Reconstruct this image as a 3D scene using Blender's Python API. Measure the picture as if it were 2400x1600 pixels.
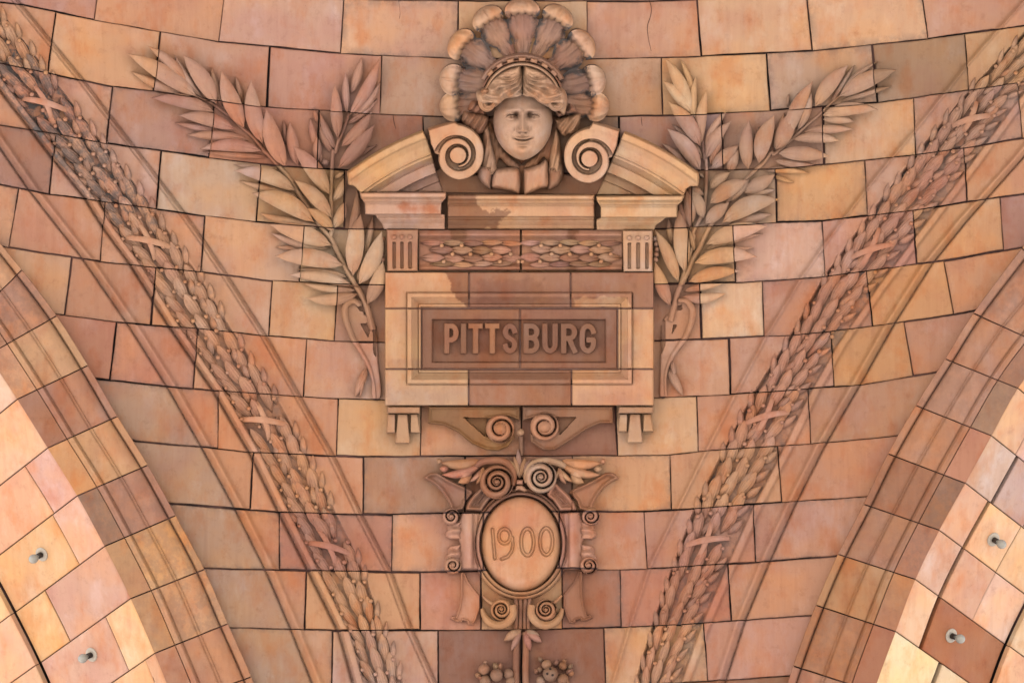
import bpy, bmesh, math, random
import numpy as np
from mathutils import Vector
random.seed(7); rng = np.random.RandomState(7)
for o in list(bpy.data.objects): bpy.data.objects.remove(o)
SC = bpy.context.scene; COL = SC.collection
R = math.radians

# ------------------------------------------------------------------ camera, world, sun, exposure
PITCH = R(45); DIST = 16.0; PPM = 325.0; FPX = PPM*DIST; RS = 11.0
FW = np.array([0, math.cos(PITCH), math.sin(PITCH)]); RT = np.array([1.0, 0, 0])
UPV = np.array([0, -math.sin(PITCH), math.cos(PITCH)])
CAMP = np.array([0, 0, 1.6]); CC = CAMP+FW*(DIST-RS)
cam = bpy.data.objects.new('camera', bpy.data.cameras.new('camera')); COL.objects.link(cam)
cam.location = CAMP; cam.rotation_euler = (PITCH+math.pi/2, 0, 0)
cam.data.sensor_width = 36; cam.data.lens = 36*FPX/2352; cam.data.clip_end = 500
SC.camera = cam
SUN_EL, SUN_AZ = 52, 200      # azimuth measured from +Y clockwise (behind the camera, a little to the left)
w = bpy.data.worlds.new('World'); SC.world = w; w.use_nodes = True
nt = w.node_tree; bg = nt.nodes['Background']; sk = nt.nodes.new('ShaderNodeTexSky')
sk.sky_type = 'NISHITA'; sk.sun_disc = False; sk.sun_elevation = R(SUN_EL); sk.sun_rotation = R(SUN_AZ)
nt.links.new(sk.outputs[0], bg.inputs[0]); bg.inputs[1].default_value = 0.15
sl = bpy.data.lights.new('sun', 'SUN'); sl.energy = 5; sl.angle = R(0.5); sl.color = (1, .95, .88)
sun = bpy.data.objects.new('sun', sl); COL.objects.link(sun)
az = R(SUN_AZ); el = R(SUN_EL)
sd = Vector((math.sin(az)*math.cos(el), math.cos(az)*math.cos(el), math.sin(el)))
sun.rotation_euler = sd.to_track_quat('Z', 'Y').to_euler(); sun.location = (0, 0, 40)
SC.cycles.diffuse_bounces = 1; SC.cycles.max_bounces = 4
SC.view_settings.view_transform = 'Standard'; SC.view_settings.look = 'None'
SC.view_settings.gamma = 1; SC.view_settings.exposure = 1.80; SC.view_settings.use_curve_mapping = False

# ------------------------------------------------------------------ flat chart (u right, v down, h out of the wall) -> world
def S(u, v):
    u = np.asarray(u, float); v = np.asarray(v, float)
    d = FW+np.multiply.outer((u-1176)/FPX, RT)+np.multiply.outer((784-v)/FPX, UPV)
    d /= np.linalg.norm(d, axis=-1, keepdims=True)
    oc = CAMP-CC; b = d@oc; c = oc@oc-RS*RS
    t = -b+np.sqrt(b*b-c); p = CAMP+d*t[..., None]
    return p, (CC-p)/RS
def P(u, v, h):
    p, n = S(u, v); return p+n*(np.asarray(h, float)/PPM)[..., None]
def lin(c):
    c = np.asarray(c, float)/255.; return np.where(c <= .04045, c/12.92, ((c+.055)/1.055)**2.4)
KALB = np.array([.675, .785, .825])
def alb(c):
    c = np.asarray(c, float); c = c+(np.array((207, 146, 110.))*(c.mean(-1, keepdims=True)/154.3)-c)*.24
    c = c-np.stack([c[..., 0]*0, .22*np.maximum(0, 122-c[..., 2])*(c[..., 1] > 135), c[..., 0]*0], -1)
    return np.clip(lin(c)*KALB, .008, .85)
HS = 1.5      # how far all carved work stands out, relative to the drawn heights
def PO(u, v, h): return P(u, v, np.where(np.asarray(h) > 0, np.asarray(h)*HS, h))

# ------------------------------------------------------------------ materials
def mat(name, col=None, rough=.8, attr=False, bump=.25, metallic=0, trans=0):
    m = bpy.data.materials.new(name); m.use_nodes = True; t = m.node_tree; N = t.nodes; L = t.links
    b = N['Principled BSDF']; b.inputs['Roughness'].default_value = rough
    b.inputs['Specular IOR Level'].default_value = .3
    b.inputs['Metallic'].default_value = metallic
    if not attr:
        b.inputs['Base Color'].default_value = (*col, 1)
        if trans: b.inputs['Transmission Weight'].default_value = trans
        if bump:
            g = N.new('ShaderNodeNewGeometry'); no = N.new('ShaderNodeTexNoise'); no.inputs['Scale'].default_value = 30
            L.new(g.outputs['Position'], no.inputs['Vector'])
            bp = N.new('ShaderNodeBump'); bp.inputs['Strength'].default_value = bump; bp.inputs['Distance'].default_value = .01
            L.new(no.outputs[0], bp.inputs['Height']); L.new(bp.outputs[0], b.inputs['Normal'])
        return m
    g = N.new('ShaderNodeNewGeometry')
    rot = N.new('ShaderNodeMapping'); rot.vector_type = 'POINT'; rot.inputs['Rotation'].default_value = (-PITCH, 0, 0)
    L.new(g.outputs['Position'], rot.inputs['Vector'])
    bid = N.new('ShaderNodeAttribute'); bid.attribute_name = 'bid'
    off = N.new('ShaderNodeVectorMath'); off.operation = 'ADD'
    L.new(rot.outputs[0], off.inputs[0]); L.new(bid.outputs['Vector'], off.inputs[1])
    at = N.new('ShaderNodeAttribute'); at.attribute_name = 'tint'
    def noise(scale, det=3, mp=None, rgh=.55):
        n = N.new('ShaderNodeTexNoise'); n.inputs['Scale'].default_value = scale; n.inputs['Detail'].default_value = det
        n.inputs['Roughness'].default_value = rgh
        src = off.outputs[0]
        if mp:
            k = N.new('ShaderNodeMapping'); k.inputs['Scale'].default_value = mp; L.new(src, k.inputs['Vector']); src = k.outputs[0]
        L.new(src, n.inputs['Vector']); return n.outputs[0]
    def ramp(src, a, b_):
        r = N.new('ShaderNodeMapRange'); r.inputs['From Min'].default_value = a; r.inputs['From Max'].default_value = b_
        r.clamp = True; L.new(src, r.inputs[0]); return r.outputs[0]
    def mul(a, b_):
        k = N.new('ShaderNodeMath'); k.operation = 'MULTIPLY'; L.new(a, k.inputs[0])
        if isinstance(b_, float): k.inputs[1].default_value = b_
        else: L.new(b_, k.inputs[1])
        return k.outputs[0]
    def mix(a, col, fac, mode='MIX'):
        k = N.new('ShaderNodeMix'); k.data_type = 'RGBA'; k.blend_type = mode
        L.new(a, k.inputs[6]); k.inputs[7].default_value = (*col, 1); L.new(fac, k.inputs[0]); return k.outputs[2]
    c = at.outputs['Color']
    c = mix(c, (1.12, 1.00, .80), mul(ramp(noise(2.6, 4), .47, .66), .85), 'MULTIPLY')
    c = mix(c, (.93, .84, .88), mul(ramp(noise(2.2, 4, (1, 1, 1.3)), .49, .66), .85), 'MULTIPLY')
    c = mix(c, (1.14, 1.36, 1.66), mul(ramp(noise(3.0, 5, (1.5, 1, .9), .62), .52, .72), .70), 'MULTIPLY')
    c = mix(c, (.95, .70, .52), mul(ramp(noise(4.4, 5, (1.4, 1, .8), .6), .51, .68), .75), 'MULTIPLY')
    c = mix(c, (.74, .66, .66), mul(ramp(noise(9, 5, (2.6, 1, .20), .55), .50, .76), .34), 'MULTIPLY')
    c = mix(c, (1.14, 1.17, 1.22), mul(ramp(noise(13, 5, (3, 1, .16), .6), .52, .74), .38), 'MULTIPLY')
    c = mix(c, (.66, .56, .52), mul(ramp(noise(13, 7, None, .75), .54, .74), .6), 'MULTIPLY')
    c = mix(c, (.35, .30, .30), mul(ramp(noise(48, 5, None, .78), .645, .76), .85), 'MULTIPLY')
    gr = N.new('ShaderNodeAttribute'); gr.attribute_name = 'grime_shade'  # soot, plus the shade painted into grooves and gaps
    gm = mul(ramp(noise(11, 6, None, .75), .42, .56), gr.outputs['Fac'])
    c = mix(c, (.10, .085, .08), gm, 'MIX')
    L.new(c, b.inputs['Base Color'])
    rr = N.new('ShaderNodeMapRange'); rr.inputs['To Min'].default_value = rough-.15; rr.inputs['To Max'].default_value = rough+.1
    L.new(noise(6), rr.inputs[0]); L.new(rr.outputs[0], b.inputs['Roughness'])
    bp = N.new('ShaderNodeBump'); bp.inputs['Strength'].default_value = .5; bp.inputs['Distance'].default_value = .008
    L.new(noise(22, 8, None, .7), bp.inputs['Height'])
    bp2 = N.new('ShaderNodeBump'); bp2.inputs['Strength'].default_value = .35; bp2.inputs['Distance'].default_value = .03
    L.new(noise(3.0, 2), bp2.inputs['Height']); L.new(bp.outputs[0], bp2.inputs['Normal'])
    L.new(bp2.outputs[0], b.inputs['Normal'])
    return m
M_T = mat('terracotta', attr=True, rough=.72)
M_M = mat('mortar', (.020, .015, .015), .95)
def mort_nodes():
    tt = M_M.node_tree; n = tt.nodes.new('ShaderNodeTexNoise'); g = tt.nodes.new('ShaderNodeNewGeometry'); n.inputs['Scale'].default_value = 2.2; n.inputs['Detail'].default_value = 6
    r_ = tt.nodes.new('ShaderNodeValToRGB'); r_.color_ramp.elements[0].position = .42; r_.color_ramp.elements[0].color = (.012, .009, .009, 1)
    r_.color_ramp.elements[1].position = .62; r_.color_ramp.elements[1].color = (.16, .085, .075, 1)
    tt.links.new(g.outputs['Position'], n.inputs['Vector']); tt.links.new(n.outputs[0], r_.inputs[0]); tt.links.new(r_.outputs[0], tt.nodes['Principled BSDF'].inputs['Base Color'])
mort_nodes()
M_G = mat('paving', (.42, .37, .32), .9)
M_W = mat('white_porcelain', (.42, .36, .29), .45, bump=0)
M_B = mat('frosted_glass', (.34, .32, .28), .12, bump=0)
M_K = mat('dark_metal', (.05, .04, .035), .5, bump=0, metallic=.6)

# ------------------------------------------------------------------ traced joints
def pl(*a): a = np.array(a, float); return a
CO = [
 pl((-400,-75),(0,6),(53,13),(217,47),(503,97),(784,124),(1051,135),(1200,137),(1351,136),(1517,133),(1568,132),(1865,118),(2131,90),(2352,60),(2760,0)),
 pl((-400,65),(0,145),(107,167),(257,199),(353,209),(497,230),(613,247),(784,256),(874,263),(971,267),(1200,270),(1417,267),(1568,264),(1768,255),(2011,237),(2228,207),(2352,188),(2760,125)),
 pl((-400,205),(0,288),(133,308),(243,330),(370,347),(480,362),(597,377),(784,390),(900,397),(1200,402),(1568,393),(1781,388),(1985,369),(2105,355),(2215,340),(2352,318),(2760,255)),
 pl((-400,350),(0,425),(113,447),(290,470),(470,495),(590,510),(790,525),(1200,530),(1520,525),(1687,517),(1790,511),(1888,508),(1990,496),(2120,480),(2217,463),(2352,445),(2760,375)),
 pl((-400,495),(20,569),(163,591),(230,601),(353,614),(460,624),(623,644),(784,652),(1200,659),(1568,651),(1691,649),(1755,646),(1896,635),(1991,622),(2105,607),(2168,599),(2305,575),(2352,567),(2760,500)),
 pl((-400,640),(128,722),(268,739),(347,746),(453,754),(613,771),(784,784),(885,787),(1200,792),(1568,780),(1755,773),(1818,770),(1908,761),(2001,749),(2075,739),(2191,721),(2238,713),(2700,640)),
 pl((-300,790),(220,869),(380,886),(490,896),(697,911),(777,915),(884,918),(1200,924),(1568,911),(1678,906),(1805,897),(1918,888),(1975,884),(2098,864),(2148,856),(2700,770)),
 pl((-200,930),(313,1014),(463,1027),(573,1038),(784,1047),(837,1049),(1200,1047),(1534,1045),(1605,1036),(1865,1019),(2051,1002),(2700,920)),
 pl((-100,1090),(392,1156),(487,1163),(577,1170),(643,1175),(784,1180),(901,1181),(1061,1178),(1324,1175),(1477,1175),(1568,1170),(1728,1158),(1795,1153),(1985,1140),(2700,1060)),
 pl((0,1250),(460,1303),(642,1308),(784,1311),(964,1314),(1104,1311),(1284,1305),(1424,1308),(1487,1306),(1568,1301),(1735,1290),(1925,1275),(2600,1200)),
 pl((0,1400),(532,1441),(700,1445),(763,1448),(964,1446),(1200,1446),(1387,1441),(1429,1440),(1568,1434),(1678,1425),(1861,1413),(2600,1350)),
 pl((0,1545),(650,1580),(1200,1582),(1568,1567),(1815,1551),(2600,1500)),
]
TOPC = pl((-400,-225),(0,-140),(503,-45),(784,-1),(1100,4),(1500,3),(1700,-5),(2352,-90),(2760,-150))
BOTC = pl((0,1690),(1200,1720),(2600,1640))
CURV = [TOPC-np.array([0, 140])]+[TOPC]+CO+[BOTC]
def cy(k, u): c = CURV[k]; return np.interp(u, c[:, 0], c[:, 1])
# per course: vertical joints (x top, x bottom); colours of the blocks between them
p_, o_, m_, r_, g_, l_, b_, y_ = (200,148,127), (210,153,113), (184,133,115), (196,134,106), (182,142,116), (218,168,134), (160,107,84), (212,153,104)
ROWS = [
 ([(0,0),(400,400),(700,700),(1000,1000),(1250,1250),(1600,1600),(1900,1900),(2150,2150)], [m_,p_,o_,(190,130,100),(205,150,115),p_,l_,o_,p_]),
 ([(235,217),(520,503),(790,782),(1053,1051),(1348,1348),(1600,1610),(1852,1866),(2111,2131)],
  [(190,132,115),(206,150,116),(208,156,134),(210,160,136),(214,162,126),(208,149,125),(213,165,128),(218,168,128),(200,145,120)]),
 ([(128,108),(368,352),(620,613),(877,872),(1087,1086),(1312,1315),(1519,1522),(1761,1770),(2003,2015),(2216,2226)],
  [(208,152,112),(213,155,112),(200,148,125),(199,143,125),(202,150,126),(176,128,106),(206,154,122),(224,172,126),(196,151,126),(172,129,100),(203,152,110)]),
 ([(258,243),(493,480),(732,727),(972,974),(1421,1420),(1658,1662),(1890,1893),(2098,2104),(2338,2348)],
  [(204,143,116),(184,133,117),(196,135,110),(180,125,106),(160,116,96),(198,151,133),(192,147,123),(207,160,130),(193,143,118),o_]),
 ([(127,114),(370,358),(598,588),(790,790),(1590,1590),(1781,1783),(1986,1993),(2215,2220)],
  [(172,122,102),(198,147,126),(198,156,132),(202,156,116),(175,125,100),(188,150,126),(217,160,106),(199,142,114),(206,148,110)]),
 ([(43,20),(240,230),(470,460),(697,688),(1193,1193),(1583,1578),(1685,1690),(1888,1896),(2098,2106),(2296,2305)],
  [p_,(206,146,110),(206,150,118),(205,156,130),(211,166,132),(208,158,114),(212,160,116),(218,166,142),(198,139,114),(212,154,106),(178,128,112)]),
 ([(165,148),(357,347),(626,617),(775,768),(1193,1193),(1608,1611),(1751,1755),(1991,2003),(2168,2190)],
  [(202,152,118),(196,130,104),(208,152,118),(210,159,120),(188,134,104),(194,140,110),(222,172,136),(200,138,106),(208,149,96),(207,148,104)]),
 ([(269,253),(453,443),(705,697),(1193,1193),(1674,1678),(1908,1916),(2076,2098)],
  [(190,124,96),(200,132,104),(206,146,112),(206,148,126),(206,148,118),(201,140,114),(208,147,96),(190,131,108)]),
 ([(502,500),(777,773),(967,966),(1199,1197),(1414,1419),(1600,1604),(1856,1863)],
  [(204,140,106),(206,145,110),(214,160,120),(206,150,116),(160,107,82),(216,161,124),(201,140,110),(190,132,106)]),
 ([(583,575),(836,835),(1069,1069),(1314,1314),(1539,1542),(1786,1795)],
  [(206,145,106),(210,150,110),(180,126,104),(170,116,96),(214,153,108),(208,150,106),(200,140,104)]),
 ([(642,642),(902,899),(1110,1110),(1285,1285),(1479,1487),(1730,1735)],
  [(204,140,100),(190,124,104),(206,148,122),(196,140,114),(204,142,118),(195,135,112),(196,136,112)]),
 ([(703,699),(964,964),(1104,1104),(1291,1291),(1424,1427),(1671,1679)],
  [(204,140,104),(212,151,106),(203,138,106),(208,152,108),(172,110,86),(196,126,98),(202,142,106)]),
 ([(765,763),(1007,1008),(1197,1197),(1387,1391),(1616,1626)],
  [(206,146,108),(202,152,130),(148,97,76),(150,98,78),(210,150,114),(196,135,116)]),
 ([(900,900),(1200,1200),(1500,1500)], [o_, p_, b_, b_]),
]
# outer edges of the two archivolts
LO = pl((-140,330),(-35,520),(48,619),(128,725),(200,839),(268,956),(338,1068),(402,1184),(468,1308),(522,1433),(576,1555),(625,1690))
RO = pl((2560,330),(2430,470),(2350,569),(2238,719),(2173,824),(2105,931),(2041,1042),(1985,1158),(1926,1273),(1875,1390),(1823,1530),(1775,1690))
def xL(v): return np.interp(v, LO[:, 1], LO[:, 0])
def xR(v): return np.interp(v, RO[:, 1], RO[:, 0])
# moulding lines beside the two garlands
G1 = pl((-60,-110),(33,0),(182,180),(248,267),(305,340),(417,488),(467,559),(515,631),(605,771),(677,899),(760,1045),(824,1180),(892,1311),(941,1446),(995,1567),(1040,1690))
G2 = pl((-100,-120),(0,27),(115,173),(230,322),(330,450),(447,619),(533,759),(633,909),(703,1039),(770,1175),(835,1311),(880,1446),(925,1567),(965,1690))
G3 = pl((-150,0),(0,203),(73,297),(127,367),(197,453),(240,522),(302,606),(390,746),(493,896),(580,1045),(640,1168),(707,1301),(784,1455),(815,1567),(845,1690))
G4 = pl((-150,120),(0,340),(67,437),(133,522),(190,594),(290,739),(383,886),(463,1026),(540,1168),(610,1308),(670,1448),(717,1567),(760,1690))
R1 = pl((2440,-110),(2352,0),(2270,90),(2218,150),(2165,217),(2101,297),(2045,363),(1990,430),(1921,520),(1841,632),(1758,769),(1685,906),(1621,1032),(1555,1165),(1487,1306),(1444,1435),(1404,1567),(1365,1690))
R2 = pl((2500,-110),(2352,80),(2231,207),(2108,353),(1995,500),(1895,637),(1818,772),(1735,902),(1664,1036),(1598,1168),(1548,1301),(1502,1434),(1462,1567),(1430,1690))
R3 = pl((2620,-110),(2460,90),(2335,235),(2225,385),(2110,535),(2020,655),(1925,790),(1860,905),(1790,1050),(1730,1165),(1670,1300),(1612,1435),(1565,1567),(1530,1690))
R4 = pl((2700,-110),(2520,150),(2352,360),(2221,507),(2141,606),(2055,742),(1976,882),(1893,1026),(1828,1155),(1768,1288),(1711,1425),(1665,1567),(1630,1690))
def gx(G, v): return np.interp(v, G[:, 1], G[:, 0])
def sst(x, a, b): t = np.clip((x-a)/(b-a), 0, 1); return t*t*(3-2*t)
def bump(x, c, w): return np.exp(-((x-c)/w)**2)
def HM(u, v):
    d4 = (u-gx(G4, v))*.85; d3 = (u-gx(G3, v))*.85; d2 = (u-gx(G2, v))*.85; d1 = (u-gx(G1, v))*.85
    h = -5*bump(d4, 0, 2.2)+8*bump(d4, 14, 8)*(d4 > 0)+2.5*sst(d4, 0, 40)*(1-sst(d3, -2, 2))
    h += -5*bump(d3, -3, 3)+15*sst(d3, -1, 3)*(1-sst(d3, 14, 20))
    h += 7*sst(d2, -6, 2)*(1-sst(d1, -6, 4))-5*np.sin(np.pi*np.clip(d2/np.maximum(d2-d1, 1), 0, 1))*(d1 < 0)*(d2 > 0)
    h += 3*bump(d1, 0, 3.0)-3.4*bump(d1, -6, 1.8)-3.0*bump(d1, 6, 1.8)
    e1 = (gx(R1, v)-u)*.85; e2 = (gx(R2, v)-u)*.85; e3 = (gx(R3, v)-u)*.85; e4 = (gx(R4, v)-u)*.85
    # signs: e>0 means left of the line
    h += 3.5*bump(e1, 0, 7)-1.5*bump(e1, -9, 3)
    h += 9*sst(-e1, -4, 6)*(1-sst(-e2, -4, 1))-5*np.sin(np.pi*np.clip(-e1/np.maximum(e2-e1, 1), 0, 1))*(e2 > 0)*(e1 < 0)
    h += -4*bump(e2, -3, 3)
    h += 7*sst(-e3, -3, 3)*(1-sst(-e3, 14, 22))
    h += -5*bump(e4, 0, 2.2)+8*bump(e4, 14, 8)*(e4 > 0)
    return h*1.7
def block_of(u, v):
    u = np.asarray(u, float); v = np.asarray(v, float)
    row = np.zeros(u.shape, int)
    for k in range(1, len(CURV)): row += (v > cy(k, u))
    row = np.clip(row, 0, len(ROWS)-1); idx = np.zeros(u.shape, int); dj = np.full(u.shape, 1e3)
    for r, (js, cs) in enumerate(ROWS):
        m = row == r
        if not m.any(): continue
        t = np.clip((v[m]-cy(r, u[m]))/130., 0, 1); i = np.zeros(m.sum(), int); dd = np.full(m.sum(), 1e3)
        for a, b in js:
            x = a+(b-a)*t; i += (u[m] > x); dd = np.minimum(dd, abs(u[m]-x))
        idx[m] = i; dj[m] = dd
    for k in range(1, len(CURV)): dj = np.minimum(dj, abs(v-cy(k, u)))
    return row, idx, dj
MORT = (92, 66, 66)
CT = np.zeros((16, 16, 3))
for r, (js, cs) in enumerate(ROWS):
    for i in range(16): CT[r, i] = cs[min(i, len(cs)-1)]
def tint(u, v, joint=True):
    row, idx, dj = block_of(u, v); c = CT[row, idx].copy()
    g = (u < gx(G4, v)) & (row >= 8) & (u < 900); c[g] = g_
    if joint: c[dj < 2.0] = MORT
    return alb(c), row*16.+idx

# ------------------------------------------------------------------ object helpers
def thing(name, label, cat, u, v, h=0, group=None, loc=None):
    e = bpy.data.objects.new(name, None); COL.objects.link(e)
    e.empty_display_size = .1
    e.location = loc if loc is not None else P(np.array(u), np.array(v), np.array(h))
    e['label'] = label; e['category'] = cat
    if group: e['group'] = group
    return e
NT = 0
def wloc(p):
    l = np.zeros(3)
    while p is not None: l = l+np.array(p.location); p = p.parent
    return l
def link(name, W, faces, parent, col=None, bid=None, m=None, smooth=35, label=None, grime_shade=0.0, lens=None):
    global NT
    W = np.asarray(W, float); c = (W.min(0)+W.max(0))/2
    me = bpy.data.meshes.new(name)
    if isinstance(faces, np.ndarray):
        n = len(faces); k = faces.shape[1]
        me.vertices.add(len(W)); me.vertices.foreach_set('co', (W-c).ravel())
        me.loops.add(n*k); me.loops.foreach_set('vertex_index', faces.ravel().astype(np.int32))
        me.polygons.add(n); me.polygons.foreach_set('loop_start', np.arange(0, n*k, k, dtype=np.int32))
        me.update(calc_edges=True)
    else: me.from_pydata((W-c).tolist(), [], faces)
    NT += len(me.polygons)*2
    if col is not None:
        col = np.broadcast_to(np.asarray(col, float), (len(W), 3))
        a = me.attributes.new('tint', 'FLOAT_COLOR', 'POINT')
        a.data.foreach_set('color', np.c_[col, np.ones(len(W))].ravel())
        b = np.broadcast_to(np.asarray(bid if bid is not None else 0, float), (len(W),))
        a = me.attributes.new('bid', 'FLOAT_VECTOR', 'POINT')
        a.data.foreach_set('vector', np.c_[b*3.71, b*1.93, b*2.37].ravel())
        if np.max(grime_shade) > 0:
            a = me.attributes.new('grime_shade', 'FLOAT', 'POINT'); a.data.foreach_set('value', np.broadcast_to(grime_shade, (len(W),)).astype(np.float32).ravel())
    me.materials.append(m or M_T)
    if smooth:
        me.polygons.foreach_set('use_smooth', np.ones(len(me.polygons), bool))
        me.set_sharp_from_angle(angle=R(smooth))
    o = bpy.data.objects.new(name, me); COL.objects.link(o)
    o.location = c-wloc(parent)
    if parent is not None: o.parent = parent
    if label: o['label'] = label
    return o
LAT = rng.rand(64, 64)
def vnoise(u, v, sc):
    x = u/sc; y = v/sc; i = np.floor(x).astype(int); j = np.floor(y).astype(int); a = x-i; b = y-j; a = a*a*(3-2*a); b = b*b*(3-2*b)
    g = lambda p, q: LAT[p % 64, q % 64]
    return (g(i, j)*(1-a)+g(i+1, j)*a)*(1-b)+(g(i, j+1)*(1-a)+g(i+1, j+1)*a)*b-.5
def gridfaces(n, m):       # n rows, m columns of vertices
    i = np.arange(n*m).reshape(n, m)
    return np.stack([i[:-1, :-1], i[1:, :-1], i[1:, 1:], i[:-1, 1:]], -1).reshape(-1, 4)
def chart(name, parent, U, V, H, faces, col=None, bid=None, joint=True, **k):
    if col is None: c, bd = tint(U, V, joint)
    else: c = col; bd = bid
    return link(name, P(U, V, H), faces, parent, c, bd if bid is None else bid, **k)

# signed distances, positive inside
def sd_poly(pts):
    pts = np.array(pts, float)
    def f(U, V):
        d = np.full(U.shape, 1e9); ins = np.zeros(U.shape, bool); n = len(pts)
        for i in range(n):
            a = pts[i]; b = pts[(i+1) % n]; e = b-a; L2 = max(e@e, 1e-9)
            t = np.clip(((U-a[0])*e[0]+(V-a[1])*e[1])/L2, 0, 1)
            d = np.minimum(d, (U-a[0]-t*e[0])**2+(V-a[1]-t*e[1])**2)
            c = ((a[1] > V) != (b[1] > V)); x = (b[0]-a[0])*(V-a[1])/(b[1]-a[1] if b[1] != a[1] else 1e-9)+a[0]
            ins ^= c & (U < x)
        return np.where(ins, 1, -1)*np.sqrt(d)
    f.bb = (pts[:, 0].min(), pts[:, 1].min(), pts[:, 0].max(), pts[:, 1].max()); return f
def sd_path(pts, rad):
    pts = np.array(pts, float); rad = np.broadcast_to(np.array(rad, float), (len(pts),)) if np.ndim(rad) == 0 or len(rad) == len(pts) else np.interp(np.linspace(0, 1, len(pts)), np.linspace(0, 1, len(rad)), rad)
    def f(U, V):
        D = np.full(U.shape, -1e9)
        for i in range(len(pts)-1):
            a = pts[i]; e = pts[i+1]-a; L2 = max(e@e, 1e-9)
            t = np.clip(((U-a[0])*e[0]+(V-a[1])*e[1])/L2, 0, 1)
            D = np.maximum(D, rad[i]+(rad[i+1]-rad[i])*t-np.hypot(U-a[0]-t*e[0], V-a[1]-t*e[1]))
        return D
    q = rad.max(); f.bb = (pts[:, 0].min()-q, pts[:, 1].min()-q, pts[:, 0].max()+q, pts[:, 1].max()+q); return f
def sd_ell(cx, cy_, a, b):
    def f(U, V):
        x = (U-cx)/a; y = (V-cy_)/b; r = np.hypot(x, y)+1e-6
        g = np.hypot(x/a, y/b)/r+1e-9
        return (1-r)/g
    f.bb = (cx-a, cy_-b, cx+a, cy_+b); return f
def sd_rect(x0, y0, x1, y1):
    def f(U, V): return np.minimum(np.minimum(U-x0, x1-U), np.minimum(V-y0, y1-V))
    f.bb = (x0, y0, x1, y1); return f
def uni(*fs):
    def f(U, V): return np.maximum.reduce([g(U, V) for g in fs])
    b = np.array([g.bb for g in fs]); f.bb = (b[:, 0].min(), b[:, 1].min(), b[:, 2].max(), b[:, 3].max()); return f
def smooth_pts(pts, n=4):
    pts = np.array(pts, float); out = []
    for i in range(len(pts)-1):
        p0 = pts[max(i-1, 0)]; p1 = pts[i]; p2 = pts[i+1]; p3 = pts[min(i+2, len(pts)-1)]
        for k in range(n):
            t = k/n; out.append(.5*((2*p1)+(-p0+p2)*t+(2*p0-5*p1+4*p2-p3)*t*t+(-p0+3*p1-3*p2+p3)*t**3))
    out.append(pts[-1]); return np.array(out)
def rnd(d, wd, H): return H*np.sqrt(np.clip(1-(1-np.clip(d/wd, 0, 1))**2, 0, 1))
def relief(name, parent, sd, hf, res=2.0, base=-6, col=None, bid=None, cut=True, joint=True, colf=None, **k):
    """height field over the region sd>0, outline snapped smooth, side walls down to base"""
    x0, y0, x1, y1 = sd.bb; pad = res*1.5
    nx = int((x1-x0+2*pad)/res)+2; ny = int((y1-y0+2*pad)/res)+2
    U, V = np.meshgrid(x0-pad+np.arange(nx)*res, y0-pad+np.arange(ny)*res)
    D = sd(U, V)
    keep = (D[:-1, :-1]+D[1:, :-1]+D[1:, 1:]+D[:-1, 1:] > 0)
    gy, gx_ = np.gradient(D, res); gn = np.hypot(gx_, gy)+1e-6
    touch = np.zeros(U.shape, bool)
    for a in (slice(0, -1), slice(1, None)):
        for b in (slice(0, -1), slice(1, None)): touch[a, b] |= keep
    full = np.ones(U.shape, bool)
    for a in (slice(0, -1), slice(1, None)):
        for b in (slice(0, -1), slice(1, None)): full[a, b] &= keep
    bd = touch & ~full & (abs(D) < res*1.3)
    mv = np.where(bd, -D/gn, 0); U = U+mv*gx_/gn; V = V+mv*gy/gn
    D2 = np.where(bd, 0.0, D)
    H = hf(U, V, np.maximum(D2, 0))
    idx = -np.ones(U.shape, int); idx[touch] = np.arange(touch.sum())
    F = np.stack([idx[:-1, :-1][keep], idx[1:, :-1][keep], idx[1:, 1:][keep], idx[:-1, 1:][keep]], -1)
    if len(F) == 0: return None
    u = U[touch]; v = V[touch]; h = H[touch]
    if colf is not None: c = colf(u, v); bdd = 0 if bid is None else bid
    elif col is not None: c = alb(col); bdd = rng.randint(200)
    else: c, bdd = tint(u, v, joint)
    if cut:
        dj = block_of(u, v)[2]; h = h-np.clip(1-dj/2.4, 0, 1)*np.minimum(7, np.maximum(h, 0))
    E = np.concatenate([F[:, [0, 1]], F[:, [1, 2]], F[:, [2, 3]], F[:, [3, 0]]])
    key = np.sort(E, 1); kk = key[:, 0]*(len(u)+1)+key[:, 1]
    _, inv, cnt = np.unique(kk, return_inverse=True, return_counts=True)
    B = E[cnt[inv] == 1]; bv = np.unique(B); mp = -np.ones(len(u), int); mp[bv] = len(u)+np.arange(len(bv))
    SF = np.stack([B[:, 0], mp[B[:, 0]], mp[B[:, 1]], B[:, 1]], -1)
    u = np.r_[u, u[bv]]; v = np.r_[v, v[bv]]; h = np.r_[h, np.minimum(h[bv]-.5, base)]
    if np.ndim(c) == 2: c = np.r_[c, c[bv]]
    if np.ndim(bdd) == 1: bdd = np.r_[bdd, bdd[bv]]
    if bid is not None: bdd = bid
    g = k.pop('grime_shade', 0.0)
    if callable(g): g = g(u, v)
    return link(name, PO(u, v, h), np.r_[F, SF][:, ::-1], parent, c, bdd, grime_shade=g, **k)
def T(tx, ty, s=6.):
    """tile pixel -> chart"""
    def f(*p):
        a = np.array(p, float).reshape(-1, 2); return np.c_[tx+a[:, 0]/s, ty+a[:, 1]/s]
    return f
L1, L2, L3, L4, L5 = T(274.4, 88.2), T(509.6, 117.6), T(509.6, 333.2), T(588, 490), T(627.2, 666.4)
Q1, Q2, Q3, Q4, Q5 = T(1489.6, 117.6), T(1705.2, 117.6), T(1489.6, 333.2), T(1450.4, 470.4), T(1450.4, 666.4)
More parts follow.
